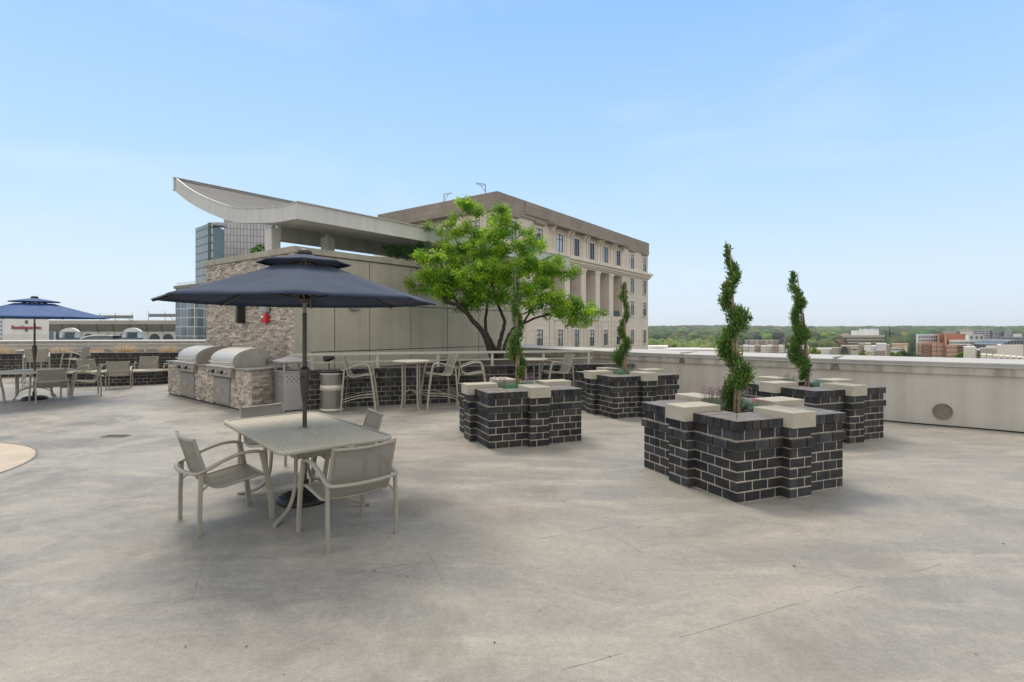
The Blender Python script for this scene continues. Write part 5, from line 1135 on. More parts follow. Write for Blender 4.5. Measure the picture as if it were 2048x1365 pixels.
# rooftop davits
for k, (px, py, w2, s) in enumerate(((888, 388, 15, 1), (971, 369, -19, 1))):
    t = .5; g_ = None
    Yd = 67.5 if k == 0 else 61.8; p = P(px, 400, Yd); dv = empty('rooftop_davit', (p.x, p.y, 17.4)); tag(dv, ['thin steel davit arm on the roof edge, left of two', 'thin steel davit arm on the roof edge nearest the building corner'][k], 'davit')
    ht = EYE + (HOR - py) / F * Yd - 17.4; dx = w2 / F * Yd
    m = MB(); m.tube([(0, 0, 0), (0, 0, ht)], .06, 6); m.build('mast', M['grey_paint'], dv); m = MB(); m.tube([(0, 0, ht), (dx, 0, ht + .15)], .05, 6); m.tube([(0, 0, ht - .2), (dx * .5, 0, ht - .12), (dx, 0, ht + .05)], .03, 5); m.tube([(0, 0, ht * .35), (dx * .55, 0, ht)], .04, 5); m.build('arm', M['grey_paint'], dv)

# ---- litter on the deck
n_ = 170; lx = np.array([random.gauss(0, 3.4) for _ in range(n_)]); ly = np.array([random.uniform(1.6, 10.5) for _ in range(n_)]); k_ = 60; lx[:k_] = np.array([q.x for q in (random.choice(PAR2[4:40]) for _ in range(k_))]) - .35; 
lit = []
for i in range(n_):
    if i < k_: q = random.choice(PAR2[6:44]); lit.append((q.x - random.uniform(.12, .5), q.y - random.uniform(.12, .4), .004))
    else: lit.append((lx[i], ly[i], .004))
nn_ = np.tile(np.array([[0, 0, 1.0]]), (n_, 1)) + rng.normal(size=(n_, 3)) * .18
tag(quads('leaf_litter', np.array(lit) + np.array([0, 0, .002]), nn_ / np.linalg.norm(nn_, axis=1, keepdims=True), np.column_stack([rng.normal(size=(n_, 2)), np.zeros(n_)]), rng.uniform(.003, .008, n_), rng.uniform(.006, .018, n_), np.array([[.09, .065, .04]]) * rng.uniform(.4, 1.6, (n_, 1)), M['leaf']), 'scattered tiny dead leaves and twigs on the concrete', None, None, 'stuff')
# ================================================================ CITY
GZ = -30.0
def ground():
    n = 60; xs_ = np.concatenate([np.linspace(-4500, -1500, 12), np.linspace(-1400, 3200, 48), np.linspace(3400, 5200, 8)]); ys_ = np.concatenate([np.linspace(-600, 600, 10), np.linspace(700, 4200, 36), np.linspace(4300, 5000, 5)])
    def hz(x, y):
        k = max(0, min(1, (y - 900) / 2600)); return GZ + k * k * (3 - 2 * k) * 28 + k * 10 * mnoise.noise(Vector((x * .0012, y * .0009, 3)))
    v = [(x, y, hz(x, y)) for y in ys_ for x in xs_]; nx = len(xs_)
    m = MB(); m.add(v, [(j * nx + i, j * nx + i + 1, (j + 1) * nx + i + 1, (j + 1) * nx + i) for j in range(len(ys_) - 1) for i in range(nx - 1)], smooth=True)
    tag(m.build('ground', mat('city_ground', (.10, .12, .07), .95, var=.4, scale=.01, col2=(.16, .16, .12))), kind='structure'); return hz
hz = ground()
# far off wood: one mesh of many crowns
ico = bpy.data.meshes.new('tmp'); import bmesh
bm = bmesh.new(); bmesh.ops.create_icosphere(bm, subdivisions=2, radius=1.0); IV = np.array([v.co[:] for v in bm.verts]); IF = np.array([[v.index for v in f.verts] for f in bm.faces]); bm.free(); bpy.data.meshes.remove(ico)
vv, ff, cc = [], [], []; base = 0
def crown(x, y, z, r, h, colr):
    global base
    q = IV * rng.uniform(.78, 1.16, (len(IV), 1)) * np.array([r, r, h]) + np.array([x, y, z]); vv.append(q); ff.append(IF + base); base += len(IV)
    g = rng.uniform(.75, 1.25, (len(IF), 1)); cc.append(np.repeat(np.array(colr)[None] * g, 3, axis=0))
y = 430.0
while y < 4200:
    sp_ = max(10, y * .020); x0, x1 = y * .24, y * 1.02
    n = int((x1 - x0) / sp_)
    for k in range(n):
        x = x0 + (x1 - x0) * (k + rng.uniform(-.4, .4)) / n; yy = y + rng.uniform(-.5, .5) * sp_
        px = 1024 + F * x / yy
        if mnoise.noise(Vector((x * .006, yy * .004, 1))) < -.38 and yy < 1500: continue
        ym = 430 if px < 1470 else 1220 if px < 1580 else 650 if px < 1676 else 960 if px < 1785 else 680 if px < 1828 else 1180
        if yy < ym: continue
        r = sp_ * rng.uniform(.55, .95); h = min(r * .85, 11) + rng.uniform(0, 5) + y * .0012
        t = rng.random(); colr = (.065, .115, .04) if t < .45 else ((.035, .065, .035) if t < .75 else (.13, .17, .05)); colr = tuple(c * rng.uniform(.6, 1.35) for c in colr) 
        if yy < 650 and px < 1640: colr = tuple(c * 1.25 for c in ((.14, .19, .045) if t < .5 else (.11, .15, .05)))
        crown(x, yy, hz(x, yy) + h * .75, r, h, colr)
    y += sp_ * .8
V = np.vstack(vv); FF = np.vstack(ff); me = bpy.data.meshes.new('far_wood'); me.vertices.add(len(V)); me.vertices.foreach_set('co', V.ravel()); me.loops.add(FF.size); me.loops.foreach_set('vertex_index', FF.ravel()); me.polygons.add(len(FF))
me.polygons.foreach_set('loop_start', np.arange(0, FF.size, 3)); me.polygons.foreach_set('loop_total', np.full(len(FF), 3)); ca_ = me.color_attributes.new('Col', 'FLOAT_COLOR', 'CORNER'); c4 = np.ones((FF.size, 4)); c4[:, :3] = np.vstack(cc); ca_.data.foreach_set('color', c4.ravel())
wm = mat('wood_canopy', (.9, .9, .9), .95, var=.35, scale=.35, attr=True, bump=1.0, bscale=.6); me.materials.append(wm); me.update(calc_edges=True)
fw = bpy.data.objects.new('far_wood', me); C.objects.link(fw); tag(fw, 'green wooded suburb stretching to the horizon', None, None, 'stuff'); print('crowns', len(vv))
# single nearer trees
def citytree(px, pyt, Y, wpx, colr, label, pyb=None):
    p = P(px, pyt, Y); ht = p.z - GZ; r = wpx * 1.2 / F * Y / 2; root = empty('street_tree', (p.x, p.y, GZ)); tag(root, label, 'tree', 'green trees below the parapet'); m = MB(); m.tube([(0, 0, 0), (0, 0, ht * .4), (.5, 0, ht * .75)], [.5, .4, .15], 6)
    for k in range(4): a = k * 1.7; m.tube([(0, 0, ht * .4), (math.cos(a) * r * .5, math.sin(a) * r * .5, ht * .7)], [.22, .06], 5)
    m.build('trunk', M['bark'], root); cs, nn_, uu, ww, hh, cl = [], [], [], [], [], []
    for k in range(26):
        d = unit(1)[0]; o = np.array([0, 0, ht - r * .85]) + d * r * rng.uniform(.2, .8) * np.array([1, 1, .8]); sr = r * rng.uniform(.22, .4); n = 60; q = unit(n) * sr * (rng.uniform(0, 1, (n, 1)) ** .4); cs.append(o + q); nn_.append(unit(n) + np.array([0, 0, .7])); uu.append(unit(n)); s_ = r * .075; ww.append(rng.uniform(.6, 1.2, n) * s_); hh.append(rng.uniform(.7, 1.3, n) * s_ * 1.3); cl.append(np.array(colr) * rng.uniform(.75, 1.2) * rng.uniform(.75, 1.25, (n, 1)))
    nn_ = np.vstack(nn_); nn_ /= np.linalg.norm(nn_, axis=1, keepdims=True); quads('crown', np.vstack(cs), nn_, np.vstack(uu), np.concatenate(ww), np.concatenate(hh), np.vstack(cl), M['leaf'], root)
YG, DG, MG = (.20, .27, .05), (.05, .11, .03), (.12, .19, .045)
for a in ((1313, 681, 330, 34, YG, 'yellow green tree right beside the limestone building corner'), (1345, 687, 380, 34, MG, 'olive green tree behind the low white roof'), (1380, 690, 420, 36, MG, 'green tree in the middle of the gap left of the nearest topiary'), (1420, 693, 400, 40, YG, 'pale yellowish tree just left of the nearest topiary'),
          (1632, 693, 330, 30, YG, 'bright green round tree right of the far right topiary'), (1688, 704, 300, 26, MG, 'small light tree under the arched entrance'), (1735, 699, 300, 30, MG, 'green tree before the white and brown box building'), (1738, 701, 280, 16, (.5, .5, .36), 'tree full of cream white blossom before the white box building'),
          (1790, 702, 320, 26, MG, 'left of three leafy trees behind the parapet'), (1806, 700, 330, 28, DG, 'middle of three leafy trees behind the parapet'), (1824, 701, 330, 26, DG, 'right of three leafy trees, touching the brick offices'), (1832, 712, 250, 12, YG, 'small pale shrub like tree at the foot of the brick offices'), (1921, 703, 330, 18, YG, 'bright green tree wedged between brick offices and cream flats')): citytree(*a)
# ---- buildings
CM = {}
def cmat(c, rough=.8): 
    k = tuple(c)
    if k not in CM: CM[k] = mat('facade', c, rough, var=.08, scale=.15)
    return CM[k]
winmesh = {}
def wunit(matname):
    if matname not in winmesh:
        m = MB(); m.bb(-.5, .5, -.12, .05, -.5, .5); o = m.build('window', M[matname]); winmesh[matname] = [o, False]
    return winmesh[matname]
def addwin(parent, x, y, z, w_, h_, matname='glass_dark', rz=0):
    rec = wunit(matname); o = rec[0] if not rec[1] else rec[0].copy()
    if rec[1]: C.objects.link(o)
    rec[1] = True; o.parent = parent; o.location = (x, y, z); o.scale = (w_, 1, h_); o.rotation_euler = (0, 0, rz); return o
def bld(name, label, cat, Y, blocks, group=None, rz=0.0):
    """blocks: (part name, px0, px1, py top, y offset, depth, colour, (window cols, rows, w frac, h frac, py0, py1, material) or None)"""
    pxm = sum(b[1] + b[2] for b in blocks) / (2 * len(blocks)); xc = (pxm - 1024) / F * Y; root = empty(name, (xc, Y, GZ), rz); tag(root, label, cat, group)
    for (pn, p0, p1, pt, yo, dp, colr, wn_) in blocks:
        Yf = Y + yo; x0 = (p0 - 1024) / F * Yf - xc; x1 = (p1 - 1024) / F * Yf - xc; z1 = EYE - (pt - HOR) / F * Yf - GZ
        mt = M[colr] if isinstance(colr, str) else cmat(colr)
        k_ = 1 + dp / Yf; m = MB(); m.prism([(x0, yo), (x1, yo), ((x1 + xc) * k_ - xc, yo + dp), ((x0 + xc) * k_ - xc, yo + dp)], 0, z1); m.build(pn, mt, root)
        if wn_:
            nc, nrw, wf, hf, py0, py1, mt_ = wn_; za = EYE - (py1 - HOR) / F * Yf - GZ; zb = EYE - (py0 - HOR) / F * Yf - GZ; cw = (x1 - x0) / nc; chh = (zb - za) / nrw
            for i in range(nc):
                for j in range(nrw): addwin(root, x0 + cw * (i + .5), yo, za + chh * (j + .5), cw * wf, chh * hf, mt_)
    return root
# banded office with white penthouse
bld('office_building', 'wide banded concrete office block with a white rooftop penthouse', 'building', 900, [('wall', 1678, 1770, 671, 0, 60, (.46, .43, .37), (1, 4, 1.0, .38, 674, 697, 'glass_dark')), ('wall', 1683, 1697, 668, 8, 40, (.48, .45, .39), None), ('penthouse', 1702, 1758, 661.5, 10, 30, (.80, .82, .85), None), ('penthouse', 1718, 1757, 658.2, 22, 15, (.62, .66, .72), (3, 1, .5, .3, 658.5, 661, 'glass_dark')), ('side_wing', 1674, 1678, 679, 4, 40, (.72, .72, .70), None)])
bld('church', 'low stone church hall with a big dark arched doorway', 'church', 600, [('wall', 1682, 1717, 692, 0, 30, (.37, .33, .28), None), ('wing', 1664, 1682, 696, 3, 20, (.40, .37, .31), None), ('flat_roof', 1600, 1664, 697.5, 6, 30, (.66, .65, .60), None), ('bay', 1701, 1716, 695.5, -3, 8, (.48, .44, .38), (1, 1, .7, .4, 697, 702, 'glass_dark'))])
ch = bpy.data.objects[-1] if False else None
p = P(1689, 701, 599.6); ar = [o for o in bpy.data.objects if o.name == 'church'][0]
m = MB(); n = 14; r = 6.5 / F * 600; cx_ = p.x - ar.location.x; zb = p.z - GZ
vs = [(cx_ + r * math.cos(math.pi * k / n), -.4, zb + r * 1.15 * math.sin(math.pi * k / n)) for k in range(n + 1)] + [(cx_ - r, -.4, zb - 4.5), (cx_ + r, -.4, zb - 4.5)]
m.add(vs, [tuple(range(len(vs)))]); m.build('arched_doorway', M['glass_dark'], ar)
bld('box_building', 'white and grey brown windowless box building behind the parapet', 'building', 480, [('wall', 1752, 1773, 688, 0, 26, (.62, .62, .66), None), ('brick_base', 1752, 1771, 702, -1, 5, (.30, .25, .22), None), ('side_wall', 1773, 1780, 690, 2, 26, (.33, .27, .23), None), ('white_wing', 1728, 1752, 692, 5, 20, (.74, .74, .76), None), ('tan_wing', 1717, 1728, 688, 8, 20, (.34, .29, .23), None), ('tan_wing', 1729, 1742, 687, 14, 20, (.46, .37, .31), (3, 1, .5, .4, 688, 692, 'glass_dark'))])
bld('low_office', 'low tan building with a white colonnade left of the brick offices', 'building', 620, [('wall', 1784, 1817, 688, 0, 25, (.44, .34, .24), None), ('colonnade', 1781, 1810, 696, -4, 5, (.70, .68, .64), (6, 1, .7, .6, 697, 702, 'glass_dark')), ('stair_tower', 1809, 1814, 692, -8, 6, (.72, .62, .42), None)])
lt = empty('lattice_mast', ((1779.5 - 1024) / F * 800, 800, GZ)); tag(lt, 'thin dark lattice mast with a needle top beside the office block', 'mast'); m = MB()
hh_ = EYE + 13 / F * 800 - GZ; h2 = EYE - (690 - HOR) / F * 800 - GZ; h3 = EYE + (HOR - 664) / F * 800 - GZ
for s1 in (-4, 4):
    for s2 in (-4, 4): m.tube([(s1, s2, 0), (s1 * .8, s2 * .8, h3)], .45, 4)
for k in range(8):
    z_ = h2 * .5 + k * (h3 - h2 * .5) / 7; m.bb(-4, 4, -4, 4, z_ - .3, z_ + .3)
m.build('lattice', M['iron'], lt); m = MB(); m.tube([(0, 0, h3), (0, 0, hh_)], [.6, .15], 5); m.build('needle', M['iron'], lt)
RB = (.38, .145, .075); PK = (.52, .31, .225); DB = (.20, .095, .065)
bld('brick_office', 'red and pink brick office complex with tall rust red towers', 'building', 600, [('glass_wing', 1832, 1876, 669, 6, 30, (.52, .56, .60), (9, 2, .7, .5, 671, 685, 'glass')), ('glass_edge', 1832, 1836, 668, 4, 8, (.72, .76, .80), None), ('wall', 1837, 1866, 686, 0, 30, PK, (8, 3, .35, .30, 690, 716, 'glass_dark')), ('wall', 1846, 1857, 688, -2, 10, (.28, .17, .13), (4, 4, .5, .4, 690, 716, 'glass_dark')),
     ('wall', 1864, 1890, 686, -4, 30, PK, (8, 3, .4, .30, 690, 716, 'glass_dark')), ('tower', 1875, 1889, 668, 2, 20, RB, None), ('tower', 1889, 1931, 668.5, 8, 20, RB, None), ('pier', 1889, 1893.5, 668, -6, 6, PK, None), ('pier', 1875, 1878, 668, -5, 6, PK, None), ('white_floor', 1898, 1940, 680.5, -2, 25, (.70, .73, .74), (12, 1, .6, .6, 683, 689, 'glass_dark')),
     ('wall', 1893, 1914, 690, -9, 25, PK, (9, 3, .4, .32, 692, 718, 'glass_dark')), ('wall', 1914, 1934, 691, -7, 25, DB, (6, 2, .5, .4, 693, 705, 'glass_dark'))])
bld('glass_office', 'grey glass office floors between the red towers and the dark arched hall', 'building', 760, [('wall', 1930, 1972, 681, 0, 40, (.50, .52, .54), (8, 2, .8, .5, 683, 697, 'glass_dark')), ('tan_wing', 1972, 1996, 685, -5, 40, (.55, .47, .39), None), ('brick_penthouse', 1977, 2002, 678.5, -2, 20, RB, None), ('stair_tower', 1931, 1937, 671, 20, 14, (.76, .77, .76), None), ('grey_box', 1938, 1968, 670, 22, 20, (.43, .44, .43), (3, 1, .4, .6, 671, 680, 'glass_dark'))])
bld('hospital', 'long grey flat topped complex on the skyline behind the brick offices', 'building', 1100, [('wall', 1888, 1912, 662, 0, 60, (.36, .36, .36), None), ('wall', 1912, 1985, 658.8, 10, 60, (.33, .34, .36), (10, 3, .6, .35, 661, 674, 'glass_dark')), ('wall', 1985, 2010, 662, 5, 60, (.30, .32, .35), (6, 2, .6, .4, 664, 672, 'glass_dark')), ('tower', 2008, 2024, 659, -5, 30, (.27, .30, .35), None), ('wing', 2000, 2048, 674, -20, 40, (.25, .29, .34), (14, 1, .85, .5, 676, 680, 'glass_dark')), ('white_wing', 2026, 2044, 668.5, -10, 30, (.66, .70, .74), None), ('white_wing', 1920, 1946, 663, -12, 30, (.66, .64, .60), None)])
ah = empty('arched_hall', ((2034 - 1024) / F * 650, 650, GZ)); tag(ah, 'dark low hall with a shallow arched roof at the right photo edge', 'building'); m = MB(); n = 12; w3 = 62 / F * 650 / 2; zt_ = EYE - (680 - HOR) / F * 650 - GZ
vs = []
for yy in (0, 40):
    vs += [(-w3 + 2 * w3 * k / n, yy, zt_ - 6 + 6 * math.sin(math.pi * k / n)) for k in range(n + 1)] + [(w3, yy, 0), (-w3, yy, 0)]
nn2 = n + 3; m.add(vs, [tuple(range(nn2)), tuple(range(2 * nn2 - 1, nn2 - 1, -1))] + [(i, nn2 + i, nn2 + (i + 1) % nn2, (i + 1) % nn2) for i in range(nn2)]); m.build('hall', curtain('hall_glass', (.04, .05, .06), (.07, .08, .09), (.25, .27, .29), 4.0, 5.0, .2, .3, .10), ah)
bld('apartment_block', 'cream and brown balconied flats just beyond the right parapet', 'flats', 300, [('wall', 1928, 1952, 697, 0, 20, (.66, .60, .51), (3, 3, .35, .55, 699, 720, 'glass_dark')), ('roof_cap', 1927, 1950, 694.5, -1, 14, (.72, .69, .64), None), ('wall', 1952, 1985, 700, 4, 20, (.58, .55, .50), (4, 3, .6, .4, 701, 720, 'glass_dark')), ('roof_cap', 1960, 1992, 697, 2, 12, (.42, .40, .37), None), ('tan_wing', 1972, 1996, 693, 14, 12, (.60, .54, .48), None)])
bld('box_building', 'grey brown box building with a white stripe at the right photo edge', 'building', 260, [('wall', 2000, 2045, 692, 0, 20, (.36, .28, .24), (3, 1, .1, .5, 708, 712, 'glass_dark')), ('white_stripe', 1999, 2046, 704, -.4, 2, (.66, .63, .59), None), ('brick_base', 2000, 2045, 708, -.6, 2, (.34, .26, .23), None), ('cream_corner', 1995, 2002, 690.5, -1, 20, (.72, .64, .54), None), ('cap', 1995, 2047, 691, -1.5, 2, (.74, .70, .66), None)])
bld('row_houses', 'row of cream gabled balconies right behind the coping at the right', 'flats', 200, [('wall', 1962 + i * 12, 1972 + i * 12, 709.5 + i * .9, 0, 10, (.66, .63, .56), (1, 1, .6, .3, 716, 719, 'glass_dark')) for i in range(8)])
bld('apartment_row', 'far row of pale flats beyond the nearest topiary', 'flats', 1150, [('wall', 1489 + i * 10, 1498 + i * 10, 680.5, (i % 2) * 6, 20, (.58, .53, .49) if i % 3 else (.45, .38, .34), (3, 2, .35, .3, 682, 690, 'glass_dark')) for i in range(8)])
bld('apartment_row', 'nearer row of white flats with dark balconies between the two right topiaries', 'flats', 620, [('wall', 1474 + i * 12, 1485 + i * 12, 692 - (i % 2) * 1.0, (i % 2) * 4, 20, (.74, .73, .71) if i % 3 else (.40, .31, .27), (3, 3, .4, .4, 694, 708, 'glass_dark')) for i in range(8)])
bld('apartment_row', 'small pale houses among trees left of the nearest topiary', 'houses', 900, [('wall', 1408 + i * 9, 1415 + i * 9, 685.5 + (i % 2), i * 3, 14, (.52, .50, .50), None) for i in range(4)])
tm = bld('temple_building', 'small white columned building with a cupola between the two right topiaries', 'building', 560, [('wall', 1571, 1619, 694, 4, 20, (.46, .25, .20), None), ('pediment', 1571, 1617, 691, -1, 6, (.74, .72, .68), None), ('cupola', 1573, 1580, 687.5, 2, 5, (.76, .75, .72), None)] + [('column', 1573 + i * 4.2, 1574.4 + i * 4.2, 695, -3, 1.4, (.76, .75, .72), None) for i in range(11)])
lr_ = bld('low_rooftop', 'low white flat rooftop with a curb just right of the limestone building', 'rooftop', 150, [('wall', 1296, 1336, 693, 0, 12, (.70, .69, .66), (1, 1, .7, .25, 695.5, 698, 'dark')), ('roof_slab', 1300, 1450, 699.5, -6, 14, (.62, .60, .57), None), ('roof_cap', 1296, 1400, 698, -2, 10, (.72, .71, .69), None)])
# ---- left: glass towers, hotel, stadium
M['tower_a'] = curtain('tower_glass_light', (.33, .38, .36), (.46, .49, .46), (.04, .055, .06), 1.35, 3.25, .15, .3, .10)
M['tower_b'] = curtain('tower_glass_teal', (.05, .105, .115), (.075, .13, .14), (.02, .04, .045), 1.6, 3.25, .1, .3, .035)
M['tower_c'] = curtain('tower_glass_violet', (.36, .355, .385), (.45, .44, .47), (.20, .20, .23), 1.5, 3.3, .15, .3, .06)
M['tower_d'] = curtain('low_glass', (.07, .09, .105), (.20, .23, .25), (.45, .48, .49), 5, 3.0, .35, .12, .05)
def oblique(name, label, cat, pxL, pxC, pxR, pyt, Yc, YL, YR, ma, mb_, extra=None):
    cL, cC, cR = P(pxL, pyt, YL), P(pxC, pyt, Yc), P(pxR, pyt, YR); root = empty(name, (cC.x, cC.y, GZ)); tag(root, label, cat)
    zt = EYE - (pyt - HOR) / F * Yc - GZ; a = Vector((cL.x - cC.x, YL - Yc)); b = Vector((cR.x - cC.x, YR - Yc)); d = a + b
    for nm, u, mt in (('west_face', a, ma), ('east_face', b, mb_)):
        ang = math.atan2(u.y, u.x); m = MB(); L_ = u.length; sgn = -1 if nm == 'west_face' else 1
        o = None; m.bb(0.0, L_, min(0, sgn * 1.0), max(0, sgn * 1.0), 0, zt); o = m.build(nm, mt, root); o.rotation_euler = (0, 0, ang)
    m = MB(); m.prism([(.0 + (a.x + b.x) * .03, (a.y + b.y) * .03), (b.x * .97, b.y * .97), (d.x, d.y), (a.x * .97, a.y * .97)], 0, zt - .5); m.build('core', M['grey_paint'], root); return root, zt, a, b
t1, zt, a, b = oblique('glass_tower', 'slim glass tower with pale and teal faces left of the stone wall', 'tower', 391, 420.5, 449, 446, 220, 232, 236, M['tower_a'], M['tower_b'])
m = MB(); m.bb(-2, 3, 3, 8, zt - .5, zt + .8); m.build('roof_plant', M['grey_paint'], t1)
t2, zt, a, b = oblique('glass_tower', 'broad violet grey glass tower behind the curved canopy', 'tower', 447, 447.5, 540, 438, 262, 300, 268, M['tower_c'], M['tower_c'])
t3, zt, a, b = oblique('glass_building', 'lower glass building with a brown roof edge and thin roof railing', 'building', 351, 389, 440, 574, 170, 178, 184, M['tower_d'], M['tower_d'])
for u, sg in ((a, -1), (b, 1)):
    ang = math.atan2(u.y, u.x); m = MB(); m.bb(-.5, u.length + .5, min(-.4, sg * 1.2) if sg > 0 else -1.2, max(.4, sg * 1.2) if sg > 0 else .4, zt, zt + .9); o = m.build('cornice', cmat((.26, .23, .20)), t3); o.rotation_euler = (0, 0, ang)
    m = MB()
    for k in range(int(u.length / .9)): m.bb(k * .9, k * .9 + .07, -.03, .03, zt + .9, zt + 1.9)
    m.bb(0, u.length, -.03, .03, zt + 1.6, zt + 1.66); o = m.build('roof_railing', M['alu_rail'], t3); o.rotation_euler = (0, 0, ang)
# hotel with sign
ht_ = bld('hotel', 'white hotel wall with dark red lettering under the blue umbrella', 'hotel', 260, [('wall', 6, 98, 636, 0, 30, (.74, .745, .76), None), ('side_wall', -14, 6, 637, .6, 20, (.56, .60, .66), (3, 6, .5, .5, 640, 690, 'glass')), ('band', 6, 98, 668, -.15, .3, (.66, .66, .66), None)])
for py in (644.5, 660.5, 674.5): 
    p = P(53, py, 260); addwin(ht_, p.x - ht_.location.x, 0, p.z - GZ, 1.4, 1.7, 'glass_dark')
tx_ = bpy.data.curves.new('lettering', 'FONT'); tx_.body = 'Residence Inn'; tx_.size = 2.6; tx_.extrude = .12; tx_.offset = .035; tx_.align_x = 'CENTER'; tx_.align_y = 'CENTER'; tx_.materials.append(mat('sign_red', (.36, .05, .09), .5)); to = bpy.data.objects.new('lettering', tx_); C.objects.link(to)
p = P(53.5, 655.5, 260); to.location = (p.x - ht_.location.x, -.35, p.z - GZ); to.rotation_euler = (R(90), 0, 0)
bpy.context.view_layer.update(); tme = bpy.data.meshes.new_from_object(to.evaluated_get(bpy.context.evaluated_depsgraph_get())); tm_ = bpy.data.objects.new('lettering', tme); C.objects.link(tm_); tm_.location = to.location; tm_.rotation_euler = to.rotation_euler; tm_.parent = ht_; bpy.data.objects.remove(to)
# stadium
ST = empty('stadium', ((225 - 1024) / F * 420, 420, GZ)); tag(ST, 'long grey stadium bowl with leaning ribs and arched openings on the left skyline', 'stadium')
def sx(px, Y=420): return (px - 1024) / F * Y - ST.location.x
def sz(py, Y=420): return EYE - (py - HOR) / F * Y - GZ
m = MB(); xa, xb = sx(90), sx(372)
m.add([(xa, 3, sz(664)), (xb, 3, sz(664)), (xb, -3, sz(649)), (xa, -3, sz(649)), (xa, 30, sz(664)), (xb, 30, sz(664)), (xb, 30, sz(649)), (xa, 30, sz(649))], [(0, 1, 2, 3), (3, 2, 6, 7), (4, 7, 6, 5), (0, 3, 7, 4), (1, 5, 6, 2), (0, 4, 5, 1)]); m.build('upper_bowl', cmat((.27, .26, .235)), ST)
m = MB(); m.bb(xa, xb, -3.3, -2.4, sz(649), sz(641.5)); m.build('parapet_band', cmat((.42, .39, .35)), ST)
m = MB(); m.bb(xa, xb, 3.2, 6, 0, sz(664.5)); m.build('arcade_wall', cmat((.60, .60, .60)), ST)
for k, px in enumerate((121, 155, 190, 222, 256, 289, 320, 350)):
    m = MB(); x = sx(px); m.add([(x - .3, 2.4, sz(664)), (x + .3, 2.4, sz(664)), (x + 3.9, -3.6, sz(648)), (x + 3.3, -3.6, sz(648)), (x - .3, 3.4, sz(664)), (x + .3, 3.4, sz(664)), (x + 3.9, -2.6, sz(648)), (x + 3.3, -2.6, sz(648))], [(0, 1, 2, 3), (4, 7, 6, 5), (0, 3, 7, 4), (1, 5, 6, 2)]); m.build('rib', cmat((.15, .145, .13)), ST)
    m = MB(); m.bb(x - .5, x + .5, 2.2, 3.2, 0, sz(664)); m.build('post', cmat((.62, .62, .61)), ST)
for px in (138, 171, 209, 240, 270, 304, 331, 361):
    m = MB(); n = 12; r = 11.5 / F * 420; x = sx(px); zc = sz(681); vs = [(x + r * math.cos(math.pi * k / n), 3.1, zc + r * 1.15 * math.sin(math.pi * k / n)) for k in range(n + 1)] + [(x - r, 3.1, zc - 5), (x + r, 3.1, zc - 5)]; m.add(vs, [tuple(range(len(vs)))]); m.build('arch_opening', cmat((.055, .06, .065)), ST)
# floodlight gantries
for k, (p0, p1, pt, pb, posts) in enumerate(((193, 267, 630, 637, (200, 231, 264)), (297, 352, 627, 634, (297, 330)))):
    gt = empty('floodlight_gantry', ((p0 + p1) / 2 / F * 415 - 1024 / F * 415, 415, GZ)); tag(gt, ['floodlight gantry on the stadium roof right of the blue umbrella', 'floodlight gantry on the stadium roof beside the glass building'][k], 'floodlights')
    xo = gt.location.x; X_ = lambda px: (px - 1024) / F * 415 - xo; Z_ = lambda py: EYE - (py - HOR) / F * 415 - GZ
    m = MB()
    for q in posts: m.tube([(X_(q), 0, Z_(645)), (X_(q), 0, Z_(pt - 4))], .22, 5)
    for z_ in (pt + 1, pb): m.tube([(X_(p0), 0, Z_(z_)), (X_(p1), 0, Z_(z_))], .16, 4)
    m.tube([(X_(p1 - 12), 0, Z_(pb)), (X_(p1 - 3), 0, Z_(642))], .25, 4); m.build('frame', M['grey_paint'], gt)
    m = MB(); n = int((p1 - p0) / 2.6)
    for i in range(n): x = X_(p0 + 2 + i * 2.6); m.bb(x - .32, x + .32, -.5, .2, Z_(pb) - .1, Z_(pt + 1.5) + (.2 if i % 2 else -.3))
    m.build('lamps', cmat((.22, .23, .24)), gt)
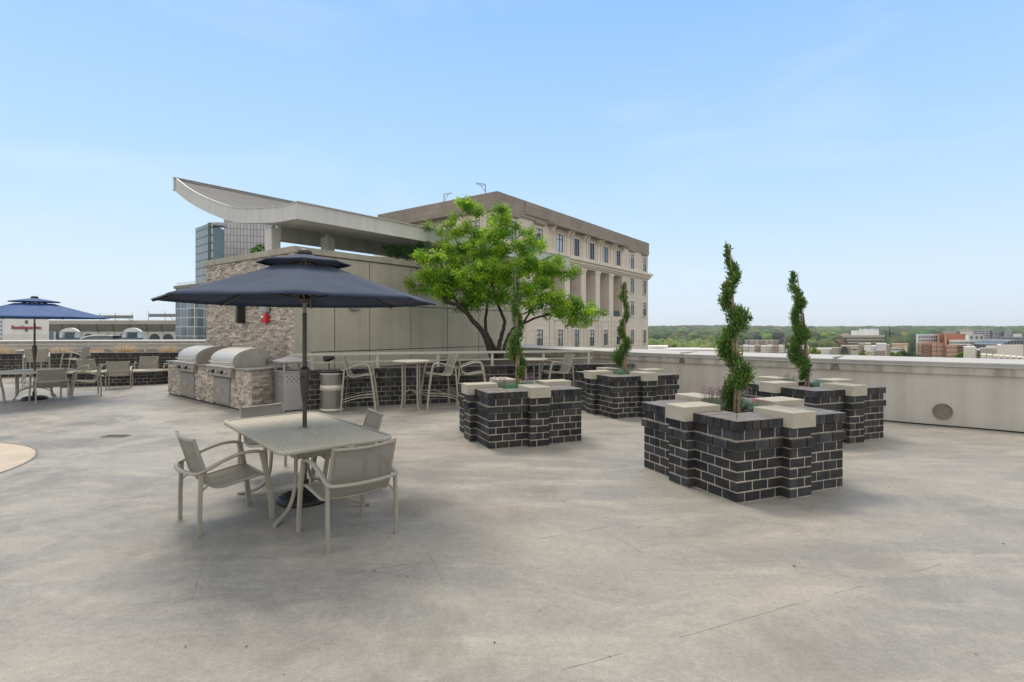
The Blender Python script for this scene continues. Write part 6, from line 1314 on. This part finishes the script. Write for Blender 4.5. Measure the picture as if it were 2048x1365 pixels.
# domed pavilions
for k, pc in enumerate((138, 263.5)):
    Yp = 330; dm = empty('domed_pavilion', ((pc - 1024) / F * Yp, Yp, GZ)); tag(dm, ['white domed pavilion nearer the hotel', 'white domed pavilion nearer the glass building'][k], 'pavilion')
    hw = 18 / F * Yp; Zp = lambda py: EYE - (py - HOR) / F * Yp - GZ; m = MB(); n = 14; vs = []
    for yy in (0, 2): vs += [(-hw + 2 * hw * i / n, yy, Zp(664) + (Zp(656) - Zp(664)) * math.sin(math.pi * i / n) ** .75) for i in range(n + 1)]
    m.add(vs, [(i, n + 1 + i, n + 2 + i, i + 1) for i in range(n)] + [tuple(range(n, -1, -1))], smooth=False); m.build('dome', cmat((.74, .75, .76)), dm)
    m = MB(); m.bb(-hw, hw, .6, 2, 0, Zp(664)); m.build('wall', cmat((.58, .62, .66)), dm)
    m = MB(); m.bb(-hw * .55, hw * .55, .3, .6, Zp(690), Zp(665)); m.build('glass_front', M['tower_b'], dm)
    m = MB(); m.bb(-hw * 1.25, hw * 1.25, -2, -.2, 0, Zp(676)); m.build('podium', cmat((.10, .15, .19)), dm)
    for s in (-1, 1): m = MB(); m.bb(s * hw * .85 - hw * .2, s * hw * .85 + hw * .2, -.3, .5, Zp(678), Zp(669)); m.build('side_window', cmat((.60, .68, .74)), dm)
sc_ = bld('low_block', 'dark low block with white balcony bars between hotel and domed pavilion', 'building', 300, [('wall', 98, 118, 663, 0, 20, (.17, .19, .21), (4, 4, .6, .35, 665, 680, 'glass')), ('stair_tower', 107, 112, 664, -2, 5, (.50, .54, .57), None)])
ar_ = empty('arched_roof', ((190 - 1024) / F * 360, 360, GZ)); tag(ar_, 'thin white curved roof edge in front of the stadium arches', 'roof'); m = MB(); Z_ = lambda py: EYE - (py - HOR) / F * 360 - GZ
pts = spline([((px - 190) / F * 360, 0, Z_(py)) for px, py in ((160, 678), (175, 673.5), (190, 671.5), (212, 671), (225, 672))], 5); m.tube(pts, .45, 6); m.build('roof_edge', cmat((.76, .77, .78)), ar_)
m = MB(); vs = [tuple(p) for p in pts] + [(p.x, 0.2, 0) for p in pts]; n = len(pts); vs = vs + [(v[0], 12, v[2]) for v in vs]; m.add(vs, [(i, i + 1, n + i + 1, n + i) for i in range(n - 1)] + [(2 * n + i, 3 * n + i, 3 * n + i + 1, 2 * n + i + 1) for i in range(n - 1)] + [(i, 2 * n + i, 2 * n + i + 1, i + 1) for i in range(n - 1)]); m.build('wall', cmat((.16, .17, .18)), ar_)
# ---- haze
m = MB(); m.bb(-4600, 5300, -700, 5100, GZ - 1.5, 90); hzo = m.build('haze', []); 
hm = bpy.data.materials.new('haze'); hm.use_nodes = True; hm.node_tree.nodes.clear(); vo_ = hm.node_tree.nodes.new('ShaderNodeVolumePrincipled'); oo = hm.node_tree.nodes.new('ShaderNodeOutputMaterial'); hm.node_tree.links.new(vo_.outputs[0], oo.inputs['Volume'])
vo_.inputs['Color'].default_value = (.92, .95, 1, 1); vo_.inputs['Density'].default_value = .00007; vo_.inputs['Anisotropy'].default_value = .2; hzo.data.materials.append(hm); tag(hzo, kind='stuff')
